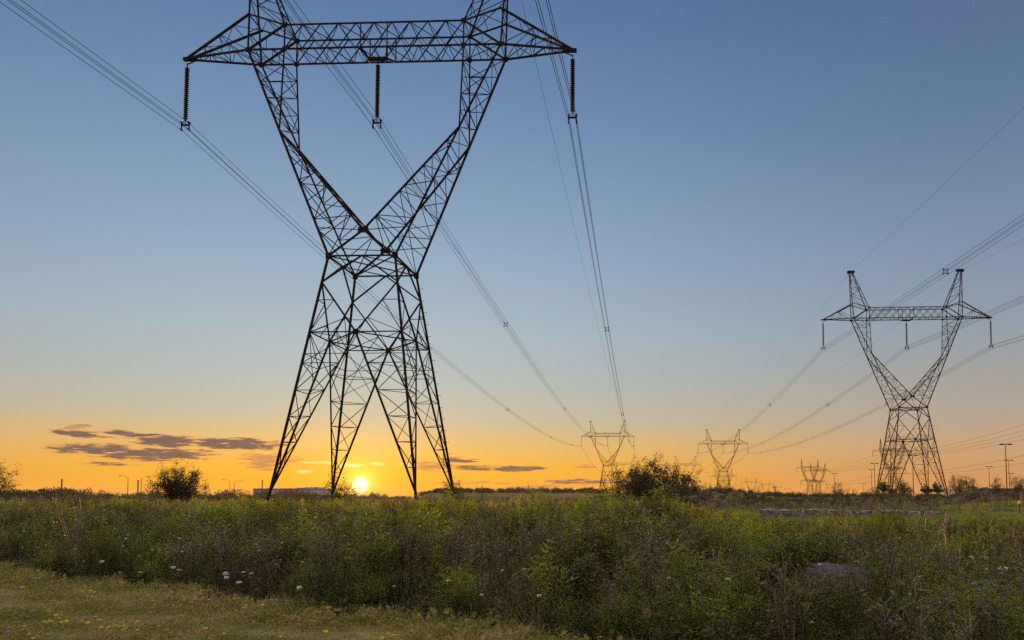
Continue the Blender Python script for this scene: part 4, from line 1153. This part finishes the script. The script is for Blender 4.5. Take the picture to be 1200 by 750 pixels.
so = sc_.build('litter', M_paper); so.location = (p.x, p.y, hz(p.x, p.y) + .03); so.rotation_euler = (0, .1, .2)
so.modifiers.new('thickness', 'SOLIDIFY').thickness = .003
tag(so, 'crumpled white scrap lying where the mown grass meets the weeds', 'litter')
pc = at(1194.5, 592.5, 72); zb = hz(pc.x, pc.y); pcz = at(1194.5, 588, 72).z
mk = thing('marker_post', (pc.x, pc.y, zb), 'small yellow domed marker post at the right edge on the green rise', 'marker post')
mb = MB(); mb.lathe([(.05, -.2), (.05, max(.3, pcz - zb - .30))], n=10); mb.build('post', M_wood, mk)
mb = MB(); z0 = max(.3, pcz - zb - .30); mb.lathe([(.0, z0 - .02), (.12, z0 - .02), (.13, z0 + .2), (.10, z0 + .31), (.05, z0 + .36), (0, z0 + .37)], n=12); mb.build('cap', M_yel, mk, smooth=True)

# tall dead stalks standing over the weeds
def make_stalk(i, h):
    rr = random.Random(i); u = rr.uniform
    mb = MB(); tp = Vector((u(-.12, .12), u(-.12, .12), h)); mb.tube([(0, 0, -.05), tp * .5 + Vector((u(-.03, .03), u(-.03, .03), 0)), tp], [.011, .008, .004], 5, cap=False)
    hd = MB()
    for k in range(7):
        t = u(.55, .98); q = tp * t; b_ = u(0, 6.283); e = q + Vector((math.cos(b_) * .16, math.sin(b_) * .16, u(.08, .22))) * u(.5, 1)
        mb.tube([q, e], [.004, .002], 3, cap=False)
        for j in range(26): hd.leaf(e, (u(-1, 1), u(-1, 1), u(-.3, 1)), .035, .012)
    for j in range(40): hd.leaf(tp, (u(-1, 1), u(-1, 1), u(-.3, 1.4)), .05, .014)
    return mb, hd
STK = [(893, 601, 22, 'tall bare mullein stalk crossing the left end of the stone row'), (917, 610, 19, 'dead thistle stalk with rusty head before the second stone block'), (937, 606, 20, 'tallest dead thistle stalk, before the third stone block'),
       (853, 597, 21, 'dry branching stalk just right of the goldenrod clump'), (948, 605, 24, 'thin straight dry stalk right of the dead thistles'), (1063, 624, 17, 'dry stalk leaning in the low field at the right'),
       (790, 583, 27, 'dark dead stalk among the goldenrod before the big bush'), (1190, 622, 15, 'tan dead stalk by the right edge of the meadow')]
for i, (px, py, D, lab) in enumerate(STK):
    p = at(px, py, D); zb = hz(p.x, p.y); t = thing('dead_stalk', (p.x, p.y, zb), lab, 'dry plant', 'tall dead stalks over the weeds')
    a, h_ = make_stalk(i, max(.5, p.z - zb)); a.build('stem', L_dry, t); h_.build('seed_heads', L_tan if i % 3 else L_dry, t)

# ------------------------------------------------------------------ lamp posts
def make_lot_lamp(h):
    root = thing('lamp_post', (0, 0, 0), 'x', 'street lamp', 'twin headed car park lamps')
    mb = MB(); mb.tube([(0, 0, .7), (0, 0, h - .1)], [.11, .07], 8); mb.build('pole', M_pole, root)
    mb = MB(); mb.lathe([(.0, .75), (.30, .75), (.30, -.5), (0, -.5)], n=12); mb.build('base', M_conc, root)
    for s in (-1, 1):
        mb = MB(); mb.box((s * .72, 0, h), (.95, .42, .16)); mb.box((s * .72, 0, h + .10), (.7, .3, .06)); mb.bar((0, 0, h - .05), (s * .3, 0, h), .09)
        o = mb.build('lamp_head', M_head, root)
        g_ = MB(); g_.box((s * .76, 0, h - .10), (.7, .34, .03)); g_.build('lens', M_glass, o)
    return root
lamp = None
LAMPS = [(1178.3, 520.8, 12, 'tallest twin headed lamp post, near the right edge'), (1158.8, 547, 12, 'twin headed lamp post next left of the tallest one'), (1182, 539.5, 12, 'twin headed lamp post close behind the tallest one'),
         (1184.5, 554.8, 12, 'shortest lamp post of the three standing together at the right'), (1069.5, 534, 12, 'lamp post seen through the legs of the pylon at the right'), (1021.2, 550, 12, 'left lamp post of the pair left of the pylon at the right'),
         (1024.7, 543, 12, 'taller lamp post of the pair left of the pylon at the right'), (977.7, 554.8, 12, 'lone lamp post right of the far two armed pylon'), (1012, 566.5, 9, 'stubby lamp post nearest the bank, left of the lamp pair'), (1113, 564.5, 9, 'faint lamp post at the right foot of the right hand pylon')]
for px, py, h, lab in LAMPS:
    gz = -.6
    D = FPX * (h + gz - EYE) / (582.4 - py)
    p = at(px, py, D); 
    if lamp is None: lamp = o = make_lot_lamp(12)
    else: o = dup(lamp, (0, 0, 0), U(-.15, .15))
    o.location = (p.x, p.y, p.z - h); o['label'] = lab; o.scale = (1, 1, h / 12)
def make_cobra():
    root = thing('street_lamp', (0, 0, 0), 'x', 'street lamp', 'street lamps with curved arms')
    mb = MB(); mb.tube([(0, 0, -.5), (0, 0, 8.6)], [.16, .10], 8); mb.build('pole', M_pole, root)
    mb = MB(); mb.tube([(0, 0, 8.4), (-.9, 0, 9.1), (-2.0, 0, 9.5), (-3.0, 0, 9.6)], [.06, .055, .05, .05], 6); mb.build('arm', M_pole, root)
    mb = MB(); mb.lathe([(0, .10), (.2, .08), (.24, 0), (.14, -.1), (0, -.12)], n=10)
    mb.v = [(x * 2.2 - 3.3, y, z + 9.58) for x, y, z in mb.v]; mb.build('lamp_head', M_head, root, smooth=True)
    return root
cobra = None
for px, py, rz, lab in [(150.2, 560.2, 0, 'street lamp with arm to the left, left of the spiky bush'), (165.8, 561.2, math.pi, 'street lamp with arm to the right, beside the spiky bush'),
                        (269.6, 564.2, 0, 'faint street lamp with arm to the left, right of the spiky bush'), (275, 565.4, math.pi, 'faint street lamp with arm to the right, near the white building')]:
    D = FPX * 7.4 / (582.4 - py); p = at(px, py, D)
    if cobra is None: cobra = o = make_cobra()
    else: o = dup(cobra, (0, 0, 0))
    o.location = (p.x, p.y, p.z - 8.6); o.rotation_euler = (0, 0, rz); o['label'] = lab
pp = None
for px, py, D, lab in [(72.6, 561.3, 300, 'bare wooden utility pole above the left hedgerow'), (162, 562.5, 330, 'bare wooden pole between the two street lamps at the left'), (307.5, 562, 420, 'faint thin pole above the white building')]:
    p = at(px, py, D); t = thing('utility_pole', (p.x, p.y, p.z - 9), lab, 'pole', 'wooden utility poles')
    mb = MB(); mb.tube([(0, 0, -1), (0, 0, 9)], [.30, .24], 8); mb.build('pole', M_wood, t)
    mb = MB(); mb.bar((-.5, .3, 8.6), (.5, .3, 8.6), .12); mb.build('crosspiece', M_wood, t)

# ------------------------------------------------------------------ buildings far off
def building(name, label, pxa, pxb, pyt, D, zb, wallm, roofm, depth, bays, lumps=()):
    a = at(pxa, pyt, D); b_ = at(pxb, pyt, D); w_ = b_.x - a.x; h = a.z - zb
    root = thing(name, ((a.x + b_.x) / 2, D + depth / 2, zb), label, 'building')
    mb = MB(); mb.box((0, 0, h / 2 - .2), (w_, depth, h - .4 + .0)); 
    for k in range(bays + 1): mb.box((-w_ / 2 + w_ * k / bays, -depth / 2 - .06, h / 2 - .2), (.35, .12, h - .5))
    mb.build('wall', wallm, root)
    rf = MB(); rf.box((0, 0, h - .15), (w_ + .8, depth + .8, .5)); ro = rf.build('roof', roofm, root)
    for (f, lw, lh) in lumps:
        l = MB(); l.box((-w_ / 2 + f * w_, 0, h + .1 + lh / 2), (lw, depth * .3, lh)); l.build('roof_unit', roofm, ro)
    for k in range(bays):
        x_ = -w_ / 2 + w_ * (k + .5) / bays
        mb = MB(); mb.box((x_, -depth / 2 - .05, h * .30), (w_ / bays * .42, .16, h * .5)); mb.build('door' if k % 2 else 'window', M_dark, root)
    return root
building('warehouse', 'long low pale building on the horizon behind the left leg of the front pylon', 297, 372, 572.6, 620, hz(-210, 620) - .5, M_white, M_whroof, 40, 9, ((.8, 9, 1.1), (.62, 5, .8), (.9, 4, 1.0)))
building('warehouse', 'long purple grey building behind the lamp posts at the right edge', 1139, 1262, 572.5, 420, hz(200, 420) - .5, M_shop, M_shop, 40, 12, ((.12, 5, 1.0), (.25, 3, .7)))
building('shed', 'tiny pale shed in the hedgerow below the utility pole', 62, 72, 575, 300, hz(-190, 300) - .5, M_white, M_whroof, 5, 2)
